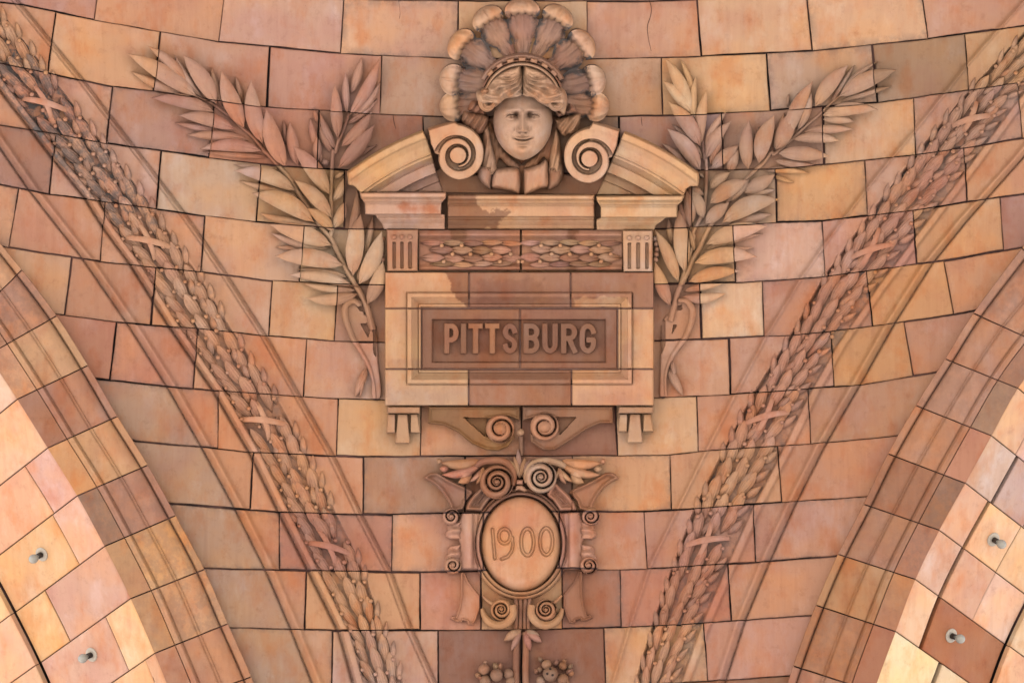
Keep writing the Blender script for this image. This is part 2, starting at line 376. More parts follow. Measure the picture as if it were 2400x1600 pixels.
H1, H2, P1, P2 = T(999.6, 0), T(999.6, 196), T(784, 254.8), T(1274, 254.8)
M1, M2, M3, M4 = T(960.4, 1029), T(1078, 1029), T(980, 1274), T(999.6, 1421)
B2, C2 = T(784, 522.3, 3.), T(784, 1044.7, 3.)

# ------------------------------------------------------------------ ground, rotunda shell
def quad(name, pts, m, kind='structure'):
    o = link(name, np.array(pts, float), [list(range(len(pts)))], None, None, m=m, smooth=0); o['kind'] = kind; return o
gs = 120
quad('ground', [(-gs, -gs, 0), (gs, -gs, 0), (gs, gs, 0), (-gs, gs, 0)], M_G)
def shell():
    th = np.linspace(0, 2*np.pi, 361); ph = np.linspace(0, np.pi/2, 121)
    TH, PH = np.meshgrid(th, ph); rr = RS+.35
    x = np.cos(PH)*np.cos(TH); y = np.cos(PH)*np.sin(TH); z = np.sin(PH)
    F = gridfaces(121, 361); n = np.stack([x, y, z], -1).reshape(-1, 3)
    a = np.maximum.reduce([abs(n[:, 0]+n[:, 1]), abs(n[:, 0]-n[:, 1])])*.70710678
    fc = n[F].mean(1); fc /= np.linalg.norm(fc, axis=1, keepdims=True)
    am = np.maximum(abs(fc[:, 0]+fc[:, 1]), abs(fc[:, 0]-fc[:, 1]))*.7071
    keep = am < .700
    W = CC+n*rr
    o = link('dome', W, F[keep], None, alb((200, 148, 116)), 3, smooth=60)
    o['label'] = 'terracotta dome and pendentive shell behind the facing blocks'; o['category'] = 'dome'
shell()

# ------------------------------------------------------------------ the wall of blocks
wall = thing('pendentive_wall', 'curved wall of joined terracotta blocks behind all the carved ornament', 'wall', 1176, 784, -14)
def mortar():
    u = np.linspace(-420, 2780, 321); v = np.linspace(-300, 1740, 241); U, V = np.meshgrid(u, v)
    keep = (U > xL(V)+2) & (U < xR(V)-2)
    F = gridfaces(241, 321); k = keep.ravel()[F].any(1)
    link('mortar_bed', P(U, V, np.full(U.shape, -9.)).reshape(-1, 3), F[k][:, ::-1], wall, None, m=M_M)
mortar()
for r, (js, cs) in enumerate(ROWS):
    js = [(-380, -380)]+js+[(2740, 2740)]
    for i in range(len(js)-1):
        (a0, a1), (b0, b1) = js[i], js[i+1]
        g = [rng.choice([.7, .9, 1.2, 2.6]) for _ in range(4)]
        top = cy(r, (a0+b0)/2); bot = cy(r+1, (a1+b1)/2)
        lx = xL(np.array([top, bot])); rx = xR(np.array([top, bot]))
        if b1 < lx.min()-5 and b0 < lx.min()-5: continue
        if a0 > rx.max()+5: continue
        mid = .5*(top+bot); xx = .5*(a0+a1), .5*(b0+b1)
        fine = any(xx[1]+20 > G[0] and xx[0]-20 < G[1] for G in [(gx(G4, top), gx(G1, bot)), (gx(R1, bot), gx(R4, top))])
        st = 2.7 if fine else 14.
        wd = max(b0-a0, b1-a1); ht = bot-top
        if (a0 > 2500 or b0 < -200): continue
        def ax(L, st):
            n = max(int((L-6)/st), 2); return np.r_[0, 0, 1.0, np.linspace(2.6, L-2.6, n), L-1.0, L, L]/L
        S_, T_ = np.meshgrid(ax(wd, st), ax(ht, st))
        e = np.minimum(np.minimum(np.arange(S_.shape[1])[None, :], (np.arange(S_.shape[1])[::-1])[None, :]), np.minimum(np.arange(S_.shape[0])[:, None], (np.arange(S_.shape[0])[::-1])[:, None]))
        xt = a0+g[0]+(b0-g[1]-a0-g[0])*S_; xb = a1+g[0]+(b1-g[1]-a1-g[0])*S_
        vt = cy(r, xt)+g[2]; vb = cy(r+1, xb)-g[3]
        V = vt+(vb-vt)*T_; U = xt+(xb-xt)*T_
        wob = lambda q, ph: np.sin(q*.07+ph)*.4+np.sin(q*.31+ph*2.3)*.18+np.sin(q*.033+ph*.7)*.5
        oe = e < 4; V = V+wob(U, r*1.3+i)*.8*((T_ < .5)*(V-vt < 5) | (T_ >= .5)*(vb-V < 5)); U = U+wob(V, r+i*2.1)*.7*((U-xt < 5) | (xb-U < 5))
        U = np.clip(U, xL(V)-10, xR(V)+10)
        tl = rng.uniform(-1.3, 1.3, 3)
        H = HM(U, V) if fine else np.zeros(U.shape)
        H = H+tl[0]+tl[1]*(S_-.5)+tl[2]*(T_-.5)
        H = np.where(e == 0, -14, np.where(e == 1, H-2.0, np.where(e == 2, H-.6, H)))
        c = np.broadcast_to(alb(np.array(cs[min(i, len(cs)-1)])+rng.uniform(-3, 3, 3)), U.shape+(3,)).copy()
        if r >= 8:
            gm = (U < gx(G4, V)) & (U < 900); c[gm] = alb(g_)
        edge = np.minimum(np.minimum(S_, 1-S_)*wd, np.minimum(T_, 1-T_)*ht)
        gv = .42*np.exp(-edge/8.)*rng.choice([0, .2, .6, 1.3])
        if fine:
            for G_, o_ff, k_ in ((G4, 0, 1), (G3, -3, .9), (G1, -6, .3), (G1, 6, .3), (G2, 0, .3), (R1, 7, .05), (R1, -9, .15), (R2, -3, 1), (R4, 0, 1), (R3, 0, .3)):
                gv = np.maximum(gv, .5*k_*bump((U-gx(G_, V))*.85, -o_ff if G_ is R1 or G_ is R2 else o_ff, 2.8))  # dark lines painted in as the shade of the moulding grooves
            bedm = (((U > gx(G3, V)+18) & (U < gx(G2, V))) | ((U > gx(R2, V)) & (U < gx(R3, V))))
            gv = gv+.45*bedm  # bed darkened in colour as crevice shade between the garland leaves
        if r in (2, 3, 4) : gv = gv+.8*((U > gx(G3, V)) & (U < gx(G2, V)))*(U < 1000)
        link('terracotta_block', P(U, V, H).reshape(-1, 3), gridfaces(*U.shape)[:, ::-1], wall, c.reshape(-1, 3), r*16+i, grime_shade=gv.ravel(), smooth=50)

# ------------------------------------------------------------------ archivolts and soffits
def arch(side):
    if side < 0:
        O = LO[1:]; Iy = pl((-120,640),(-75,742),(-30,815),(37,917),(107,1029),(175,1139),(238,1255),(298,1375),(353,1501),(400,1620),(440,1740))
        cols = [o_,(192,132,108),(210,156,112),(184,126,104),(212,156,108),(184,124,102),(213,155,100),(210,152,108),(198,140,104),(200,142,106)]
        lab = 'left-hand arch band of terracotta blocks with its bright underside'
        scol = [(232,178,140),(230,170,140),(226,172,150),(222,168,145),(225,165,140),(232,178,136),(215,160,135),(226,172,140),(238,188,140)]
    else:
        O = RO[1:]; Iy = pl((2560,660),(2490,735),(2415,800),(2341,892),(2280,1001),(2220,1110),(2160,1218),(2105,1331),(2060,1451),(2010,1590),(1970,1740))
        cols = [o_,(192,138,112),(190,132,108),(192,132,106),(196,130,98),(176,112,82),(182,125,100),(192,132,90),(184,116,80),(190,130,104)]
        lab = 'right-hand arch band of terracotta blocks with its bright underside'
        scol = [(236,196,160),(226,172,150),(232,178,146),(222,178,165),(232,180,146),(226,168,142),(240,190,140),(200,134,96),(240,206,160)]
    ar = thing('arch', lab, 'arch', *((300, 1200) if side < 0 else (2060, 1200)))
    n = len(Iy); O = O[:n]
    Hb = 26.
    def prof(s):
        h = Hb-9*bump(s, .10, .009)-3*bump(s, .105, .02)+6*np.sin(np.pi*np.clip((s-.11)/.24, 0, 1))*((s > .11) & (s < .35))
        h = h-3*sst(s, .35, .355)+3*bump(s, .375, .01)-2.5*bump(s, .40, .01)+5*bump(s, .655, .02)-4*bump(s, .62, .01)-2*sst(s, .70, .72)
        return h
    Dv = np.array([side*.70710678, .70710678, 0])
    cum = np.arange(n)
    def EO(t): return np.stack([np.interp(t, cum, O[:, 0]), np.interp(t, cum, O[:, 1])], -1)
    def EI(t): return np.stack([np.interp(t, cum, Iy[:, 0]), np.interp(t, cum, Iy[:, 1])], -1)
    Os = smooth_pts(O, 6); Is = smooth_pts(Iy, 6); cs_ = np.linspace(0, n-1, len(Os))
    def E(t, A): return np.stack([np.interp(t, cs_, A[:, 0]), np.interp(t, cs_, A[:, 1])], -1)
    for k in range(n-1):
        for (s0, s1) in ((0, .716), (.721, 1.0)):
            col = np.array(cols[k % len(cols)])
            if s0 > .5: col = col*rng.choice([.93, 1.0, .97])+rng.uniform(-6, 6, 3)
            L = 120.; Wd = 190*(s1-s0)
            a = np.r_[0, 0, .8, np.linspace(2.4, L-2.4, 14), L-.8, L, L]/L*.984+.008
            nb = 60 if s0 == 0 else 14
            b = np.r_[0, 0, 1.2, np.linspace(3, Wd-3, nb), Wd-1.2, Wd, Wd]/Wd*(s1-s0)+s0
            A, B = np.meshgrid(a, b, indexing='ij')
            po = E(k+A, Os); pi = E(k+A, Is)
            X = po*(1-B[..., None])+pi*B[..., None]
            ia = np.arange(len(a)); ib = np.arange(len(b))
            e = np.minimum(np.minimum(ia, ia[::-1])[:, None], np.minimum(ib, ib[::-1])[None, :])
            H = prof(B)+rng.uniform(-.8, .8)
            H = np.where(e == 0, H-40 if s0 == 0 else H-12, np.where(e == 1, H-1.6, H))
            link('arch_block', P(X[..., 0], X[..., 1], H).reshape(-1, 3), gridfaces(*A.shape)[:, ::side*1], ar, alb(col), 300+k*2+int(s0*2)+(20 if side > 0 else 0), smooth=50, grime_shade=.35*rng.rand())
    # soffit: ruled surface running back through the arch
    ts = np.linspace(0, n-1, 91); e = E(ts, Is); base = P(e[:, 0], e[:, 1], np.full(len(ts), Hb-3))
    tg = np.gradient(base, axis=0); tg /= np.linalg.norm(tg, axis=1, keepdims=True)
    nn = np.cross(tg, Dv); nn *= np.sign(nn[:, 2].mean())*-1; nn /= np.linalg.norm(nn, axis=1, keepdims=True)
    def SO(t, s, h):
        b0 = np.stack([np.interp(t, ts, base[:, i]) for i in range(3)], -1)
        n0 = np.stack([np.interp(t, ts, nn[:, i]) for i in range(3)], -1)
        return b0+s[..., None]*Dv+n0*(h/PPM)[..., None]
    Lm = 1.02
    breaks = {}
    lay = ({0: [.5], 1: [.3], 2: [.6], 3: [.55], 4: [.26], 5: [.28], 6: [.68], 7: [.28], 8: [.10, .62], 9: [.5]} if side < 0 else
           {k: [.27, .64] for k in range(12)})
    if side > 0: lay[7] = [.27]; lay[8] = [.50]; lay[4] = [.30, .66]
    def panel(k, s0, s1, col, hh=0., t0=None, t1=None):
        t0 = k if t0 is None else t0; t1 = k+1 if t1 is None else t1
        a = t0+np.r_[0, 0, .012, np.linspace(.03, t1-t0-.03, 7), t1-t0-.012, t1-t0, t1-t0]*.984+.008
        b = s0+np.r_[0, 0, .006, np.linspace(.02, s1-s0-.02, 6), s1-s0-.006, s1-s0, s1-s0]*.985+.004
        A, B = np.meshgrid(a, b, indexing='ij'); ia = np.arange(len(a)); ib = np.arange(len(b))
        ee = np.minimum(np.minimum(ia, ia[::-1])[:, None], np.minimum(ib, ib[::-1])[None, :])
        H = np.where(ee == 0, -14., np.where(ee == 1, -1.5, 0))+hh
        F = gridfaces(*A.shape)
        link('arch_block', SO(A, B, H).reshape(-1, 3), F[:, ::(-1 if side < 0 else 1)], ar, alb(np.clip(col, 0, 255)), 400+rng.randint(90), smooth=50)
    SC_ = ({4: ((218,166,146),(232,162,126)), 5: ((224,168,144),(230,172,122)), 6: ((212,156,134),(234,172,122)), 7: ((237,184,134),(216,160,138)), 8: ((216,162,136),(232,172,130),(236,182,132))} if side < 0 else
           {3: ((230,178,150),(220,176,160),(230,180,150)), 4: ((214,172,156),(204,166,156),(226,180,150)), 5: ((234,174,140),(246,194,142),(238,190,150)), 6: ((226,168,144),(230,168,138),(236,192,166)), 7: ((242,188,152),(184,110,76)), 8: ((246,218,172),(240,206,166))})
    wide = .016 if side > 0 else 0.
    for k in range(n-1):
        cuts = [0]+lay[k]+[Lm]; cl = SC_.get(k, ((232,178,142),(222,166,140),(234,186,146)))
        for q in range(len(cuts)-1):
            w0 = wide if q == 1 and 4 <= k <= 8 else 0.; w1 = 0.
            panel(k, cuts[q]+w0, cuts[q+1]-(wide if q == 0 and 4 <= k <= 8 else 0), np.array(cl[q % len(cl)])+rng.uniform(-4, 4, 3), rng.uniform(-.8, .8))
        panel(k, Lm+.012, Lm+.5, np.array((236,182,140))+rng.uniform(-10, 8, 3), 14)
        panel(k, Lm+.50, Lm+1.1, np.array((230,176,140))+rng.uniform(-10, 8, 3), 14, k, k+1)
    A, B = np.meshgrid(ts, np.array([0., Lm+.03, Lm+.03, Lm+1.15]), indexing='ij')
    Hh = np.where(np.arange(4)[None, :] < 2, -13., 2.)+A*0
    link('mortar_bed', SO(A, B, Hh).reshape(-1, 3), gridfaces(*A.shape), ar, None, m=M_M)
    # thick mortar bed under the archivolt too
    A, B = np.meshgrid(ts, np.linspace(0.01, 1, 12), indexing='ij')
    po = E(A, Os); pi = E(A, Is); X = po*(1-B[..., None])+pi*B[..., None]
    link('mortar_bed', P(X[..., 0], X[..., 1], np.full(A.shape, 16.)).reshape(-1, 3), gridfaces(*A.shape), ar, None, m=M_M)
    return SO, E, Is, base, ts
def lathe(name, parent, prof, org, axis, m, n=24, col=None):
    ax = Vector(axis).normalized(); x = ax.orthogonal().normalized(); y = ax.cross(x)
    W = []; 
    for (r, z) in prof:
        for i in range(n):
            a = 2*math.pi*i/n; W.append(np.array(org)+np.array(ax)*z+np.array(x)*(r*math.cos(a))+np.array(y)*(r*math.sin(a)))
    F = [[j*n+i, j*n+(i+1) % n, (j+1)*n+(i+1) % n, (j+1)*n+i] for j in range(len(prof)-1) for i in range(n)]
    F.append(list(range(n))[::-1]); F.append([(len(prof)-1)*n+i for i in range(n)])
    return link(name, W, F, parent, col, m=m, smooth=40)
def project(W):
    d = W-CAMP; z = d@FW; return 1176+FPX*(d@RT)/z, 784-FPX*(d@UPV)/z
for side, targets in ((-1, [(97, 1271, 'dusty round bulb on white rose, upper one under the left-hand arch'), (210, 1503, 'dusty round bulb on white rose, lower one under the left-hand arch')]),
                      (1, [(2282, 1237, 'clear round bulb on white rose, upper one under the right-hand arch'), (2184, 1457, 'clear round bulb on white rose beside the red-brown block, under right-hand arch')])):
    SO, E, Is, base, ts = arch(side)
    tt, ss = np.meshgrid(np.linspace(3, 9.5, 261), np.linspace(.05, 1.0, 96), indexing='ij')
    W = SO(tt, ss, np.zeros(tt.shape)); pu, pv = project(W)
    for (tu, tv, lab) in targets:
        j = np.unravel_index(np.argmin((pu-tu)**2+(pv-tv)**2), pu.shape)
        p0 = W[j]; p1 = SO(tt[j], ss[j], np.array(10.)); ax = p1-p0; ax /= np.linalg.norm(ax)
        bt = thing('light_bulb', lab, 'light bulb', 0, 0, loc=p0, group='bulbs under the arches')
        lathe('ceiling_rose', bt, [(.048, -.01), (.050, .006), (.044, .012), (.034, .014), (.028, .011)], p0, ax, M_W)
        lathe('socket', bt, [(.020, .01), (.020, .045), (.015, .05)], p0, ax, M_K)
        lathe('glass_globe', bt, [(.012, .045), (.016, .058), (.026, .072), (.032, .090), (.032, .102), (.026, .118), (.014, .128), (.003, .131)], p0, ax, M_B)

# ------------------------------------------------------------------ leaf builder
def cutmesh(U, V, H, F):
    """slit a piece where the wall joints run across it"""
    x0, x1, y0, y1 = U.min(), U.max(), V.min(), V.max(); cuts = []
    for k in range(1, len(CURV)-1):
        yc = cy(k, (x0+x1)/2)
        if y0-4 < yc < y1+4:
            ya, yb = cy(k, x0), cy(k, x1); nx, ny = -(yb-ya), (x1-x0)+1e-6; l = math.hypot(nx, ny); cuts.append((((x0+x1)/2, yc), (nx/l, ny/l)))
    vm = (y0+y1)/2; r = sum(1 for k in range(1, len(CURV)) if vm > cy(k, (x0+x1)/2))
    r = min(r, len(ROWS)-1)
    vcuts = []
    for rr in {max(r-1, 0), r, min(r+1, len(ROWS)-1)}:
        for a, b in ROWS[rr][0]:
            ya, yb = cy(rr, a), cy(rr+1, b)
            if yb < y0 or ya > y1 or max(a, b) < x0 or min(a, b) > x1: continue
            if min(y1, yb)-max(y0, ya) < .25*(y1-y0): continue
            nx, ny = (yb-ya), -(b-a); l = math.hypot(nx, ny); vcuts.append(((a, ya), (nx/l, ny/l), ya, yb))
    if not cuts and not vcuts: return U, V, H, F
    bm = bmesh.new(); vs = [bm.verts.new((a, b, c)) for a, b, c in zip(U, V, H)]
    for f in F: bm.faces.new([vs[i] for i in f])
    gap = 1.3
    for c in cuts:
        for s in (gap, -gap):
            bmesh.ops.bisect_plane(bm, geom=bm.verts[:]+bm.edges[:]+bm.faces[:], plane_co=(c[0][0]+c[1][0]*s, c[0][1]+c[1][1]*s, 0), plane_no=(c[1][0], c[1][1], 0))
        dl = [f for f in bm.faces if abs((f.calc_center_median().x-c[0][0])*c[1][0]+(f.calc_center_median().y-c[0][1])*c[1][1]) < gap*.98]
        bmesh.ops.delete(bm, geom=dl, context='FACES')
    for c in vcuts:
        for s in (gap, -gap):
            fs = [f for f in bm.faces if c[2] < f.calc_center_median().y < c[3]]
            es = {e for f in fs for e in f.edges}; vv = {v for f in fs for v in f.verts}
            bmesh.ops.bisect_plane(bm, geom=list(vv)+list(es)+fs, plane_co=(c[0][0]+c[1][0]*s, c[0][1]+c[1][1]*s, 0), plane_no=(c[1][0], c[1][1], 0))
        dl = [f for f in bm.faces if c[2] < f.calc_center_median().y < c[3] and abs((f.calc_center_median().x-c[0][0])*c[1][0]+(f.calc_center_median().y-c[0][1])*c[1][1]) < gap*.98]
        bmesh.ops.delete(bm, geom=dl, context='FACES')
    bmesh.ops.delete(bm, geom=[v for v in bm.verts if not v.link_faces], context='VERTS')
    bm.verts.index_update()
    co = np.array([v.co[:] for v in bm.verts]); F2 = [[v.index for v in f.verts] for f in bm.faces]; bm.free()
    if len(co) == 0: return None
    return co[:, 0], co[:, 1], co[:, 2], F2
def leaf(parent, b, t, wd, lev=0., bend=0., Ht=9., name='leaf', dish=1.0, blunt=.62, n=13, m=9, col=None, hb=None, ht=None, cut=True, mid=1.6, ridges=0., grime_shade=.15, pk=.93, rt=.35):
    b = np.array(b, float).ravel(); t = np.array(t, float).ravel(); d = t-b; L = np.hypot(*d); d /= L; q = np.array([-d[1], d[0]])
    s = np.linspace(0, 1, n); k = np.linspace(-1, 1, m); Sg, K = np.meshgrid(s, k, indexing='ij')
    wv = wd/2*np.power(np.sin(np.pi*np.clip(Sg, 0, 1)**pk), blunt)*(1-.12*Sg)
    wv = wv*np.clip((1-Sg)*5.5, 0, 1)**rt*np.clip(Sg*7+.22, 0, 1)
    x = Sg*L; y = K*wv+bend*L*4*Sg*(1-Sg)
    U = b[0]+d[0]*x+q[0]*y; V = b[1]+d[1]*x+q[1]*y
    hb = 3+lev if hb is None else hb; ht = 6+lev if ht is None else ht
    cen = hb+(ht-hb)*Sg+Ht*.55*np.sin(np.pi*np.clip(Sg, 0, 1))
    H = cen+Ht*.8*(1-K**2)**.75*(wv/(wd/2))*dish-mid*bump(K, 0, .16)*np.clip(1.2-Sg, 0, 1)
    if ridges: H = H+ridges*np.cos(np.pi*K*3.5)*np.sin(np.pi*np.clip(Sg*.9+.1, 0, 1))
    U0, V0, H0 = U.ravel(), V.ravel(), H.ravel()
    F = gridfaces(n, m).tolist(); i = np.arange(n*m).reshape(n, m)
    ring = np.r_[i[:, 0], i[-1, 1:], i[::-1, -1][1:], i[0, ::-1][1:-1]]
    nb = len(U0); U1 = np.r_[U0, U0[ring]]; V1 = np.r_[V0, V0[ring]]; H1_ = np.r_[H0, np.maximum(H0[ring]-9, -3)]
    for a in range(len(ring)):
        c = (a+1) % len(ring); F.append([int(ring[a]), int(ring[c]), nb+c, nb+a])
    F = [f[::-1] for f in F]
    res = cutmesh(U1, V1, H1_, F) if cut else (U1, V1, H1_, F)
    if res is None: return
    U1, V1, H1_, F = res
    if col is None: cc, bd = tint(U1, V1, False); bd = bd+lev*7
    else: cc, bd = alb(np.array(col)+rng.uniform(-8, 8, 3)), rng.randint(200)
    return link(name, PO(U1, V1, H1_), F, parent, cc, bd, smooth=42, grime_shade=grime_shade)
def tube(parent, pts, rad, h, name='stem', n=8, cut=True, col=None, flat=.8, sm=4):
    pts = smooth_pts(pts, sm) if sm > 1 else np.array(pts); N_ = len(pts)
    rad = np.interp(np.linspace(0, 1, N_), np.linspace(0, 1, len(np.atleast_1d(rad))), np.atleast_1d(rad))
    h = np.interp(np.linspace(0, 1, N_), np.linspace(0, 1, len(np.atleast_1d(h))), np.atleast_1d(h))
    tg = np.gradient(pts, axis=0); tg /= np.linalg.norm(tg, axis=1, keepdims=True)+1e-9; q = np.c_[-tg[:, 1], tg[:, 0]]
    a = np.linspace(0, 2*np.pi, n, endpoint=False)
    U = pts[:, :1]+q[:, :1]*np.cos(a)*rad[:, None]; V = pts[:, 1:]+q[:, 1:]*np.cos(a)*rad[:, None]; H = h[:, None]+np.sin(a)*rad[:, None]*flat
    F = []
    for i in range(N_-1):
        for j in range(n): F.append([i*n+j, i*n+(j+1) % n, (i+1)*n+(j+1) % n, (i+1)*n+j])
    F.append(list(range(n))[::-1]); F.append([(N_-1)*n+j for j in range(n)])
    r = cutmesh(U.ravel(), V.ravel(), H.ravel(), F) if cut else (U.ravel(), V.ravel(), H.ravel(), F)
    U, V, H, F = r
    if col is None: c, bd = tint(U, V, False)
    else: c, bd = alb(col), 5
    return link(name, PO(U, V, H), F, parent, c, bd, smooth=50)
BALL = None
def ball(parent, u, v, h, r, name='berry', col=None, sq=1.0, n=10):
    th = np.linspace(0, np.pi, 7); a = np.linspace(0, 2*np.pi, n, endpoint=False)
    TH, A = np.meshgrid(th, a, indexing='ij')
    U = u+r*np.sin(TH)*np.cos(A); V = v+r*np.sin(TH)*np.sin(A); H = h+r*sq*np.cos(TH)
    i = np.arange(7*n).reshape(7, n); F = np.stack([i[:-1], i[1:], np.roll(i[1:], -1, 1), np.roll(i[:-1], -1, 1)], -1).reshape(-1, 4)
    if col is None: c, bd = tint(np.array([u]), np.array([v]), False); c = np.clip(c[0]*1.05, 0, .8); bd = bd[0]
    else: c, bd = alb(col), 7
    return link(name, PO(U, V, H).reshape(-1, 3), F[:, ::-1], parent, c, bd, smooth=60)
for pts in ([(915,-2),(919,30),(917,48),(924,64)],[(893,64),(895,88),(899,122)],[(1490,-2),(1496,18),(1494,38),(1487,62),(1490,92),(1496,118)],[(903,264),(905,280),(909,296)],[(338,1505),(345,1530),(355,1566)],[(1473,270),(1475,290)]):
    tube(wall, pts, (.5, .7, .4), (0, .2, 0), name='crack', n=5, cut=False, col=(60,42,40), flat=.6)
# ------------------------------------------------------------------ laurel branches
def branch(label, stems, leaves, u, v):
    b = thing('laurel_branch', label, 'branch', u, v, 0, group='carved laurel branches beside the name tablet')
    for pts, rad, h in stems: tube(b, pts, rad, h)
    for L in leaves:
        bs, tp, wd = L[0].ravel(), L[1].ravel(), L[2]/6.; lev = L[3] if len(L) > 3 else 4; bend = L[4] if len(L) > 4 else 0
        leaf(b, bs, tp, wd*.92, lev=lev*2.2, bend=bend, Ht=6.5, n=18, m=11, blunt=.78, mid=1.2, grime_shade=.10)
    return b
branch('long leafy carved laurel branch curving up to the far left above the garland',
 [(np.r_[L4((1610,1600),(1530,1300),(1440,1100),(1370,990),(1240,760),(1140,570),(1040,370)), L3((1400,1170),(1250,960),(1080,700),(930,460),(790,300),(640,130)), L1((1980,1540),(1840,1360),(1700,1240),(1560,1110),(1400,990),(1240,880),(1040,790))], (7.5,6.5,6,5.5,5,4.5,3.5,2.5), (9,10,10,9,8,7,6))],
 [(L1((1060,800)),L1((95,200)),265,6,.03),(L1((960,700)),L1((375,95)),180,5,.07),(L1((980,800)),L1((155,455)),160,0,-.03),(L1((1130,810)),L1((755,220)),130,3,-.06),
  (L1((1330,900)),L1((860,215)),270,7,.04),(L1((1300,1010)),L1((430,815)),215,6,.06),(L1((1590,1250)),L1((800,1055)),215,6,.06),(L1((1400,1280)),L1((760,1165)),120,0,0),(L1((1780,1400)),L1((920,1330)),165,2,.03),
  (L1((1410,940)),L1((1265,395)),125,2,-.04),(L1((1710,1230)),L1((1390,440)),280,7,-.03),(L1((1690,900)),L1((1600,530)),110,0,0),(L1((1970,1450)),L1((1805,570)),270,7,-.06),
  (L2((540,1370)),L1((1100,1520)),200,6,.08),(L3((650,170)),L1((1150,1560)),110,0),(L3((870,300)),L2((600,780)),290,7,-.05),(L2((880,1300)),L2((850,950)),80,-1),(L3((1050,290)),L2((930,970)),190,3,-.03),
  (L3((1480,680)),L3((975,5)),265,6,.04),(L2((1290,1330)),L2((1210,925)),120,1),(L2((1320,1000)),L2((1262,775)),75,0),(L3((1290,250)),L2((1300,1160)),150,2,.04),
  (L3((1010,625)),L3((165,350)),250,6,.09),(L3((1080,730)),L3((240,495)),130,0),(L3((1265,1060)),L3((395,660)),290,8,.09),(L3((1370,1120)),L3((505,930)),165,2,-.05),
  (L4((1040,440)),L4((170,150)),280,7,.03),(L4((1010,480)),L4((195,265)),150,2,-.05),(L4((700,500)),L4((265,460)),90,-1),(L4((1200,715)),L4((240,590)),285,8,.05),(L4((1335,995)),L4((430,845)),175,6,.05),(L4((1280,885)),L4((560,770)),120,1,.03),
  (L4((1385,1060)),L4((640,962)),130,3,-.04),(L4((1400,1110)),L5((445,105)),190,5,-.07),(L3((800,340)),L3((160,270)),100,-1)], 700, 560)
branch('shorter upright laurel sprig immediately left of the curved pediment',
 [(np.r_[L3((1490,1260),(1520,1120),(1510,1000),(1500,650),(1530,100)), L2((1560,1400),(1600,1250),(1660,1120),(1750,850))], (5.5,5,4.5,3.5), (9,10,9,7))],
 [(L2((1570,1360)),L2((1345,840)),120,2,-.03),(L2((1530,1420)),L2((1345,1010)),130,0,-.03),(L2((1595,1200)),L2((1550,450)),190,6),(L2((1720,860)),L2((1705,285)),125,4,-.02),(L2((1770,600)),L2((1925,90)),150,2,.03),
  (L2((1750,880)),L2((2170,90)),190,7,.05),(L2((1790,900)),L2((2175,425)),150,4,.06),(L2((1720,1010)),L2((2150,660)),120,1,.03),(L2((1640,1310)),L2((2060,830)),200,6,.05),(L3((1600,310)),L2((2095,1010)),235,7,.03),(L3((1700,230)),L2((2140,1285)),100,0),
  (L3((1540,460)),L3((1700,365)),80,1),(L3((1530,770)),L3((1695,440)),140,5,.06),(L3((1525,1150)),L3((1695,770)),175,5,.05),(L4((1255,450)),L3((1862,610)),155,3,.05),(L3((1440,300)),L2((1400,1480)),120,1),(L3((1370,290)),L2((1350,1330)),70,0),
  (L3((1505,1000)),L3((995,480)),230,8,.06),(L3((1530,1180)),L3((1160,860)),185,7,.06),(L4((1330,860)),L4((1440,5)),285,8,-.03),(L4((1500,600)),L4((1610,30)),120,1),(L4((1410,980)),L4((1730,240)),270,7,.05),(L4((1530,1250)),L4((1745,650)),235,7,.05),(L4((1260,450)),L4((1385,0)),100,1),(L4((1390,960)),L4((1440,700)),70,0)], 785, 420)
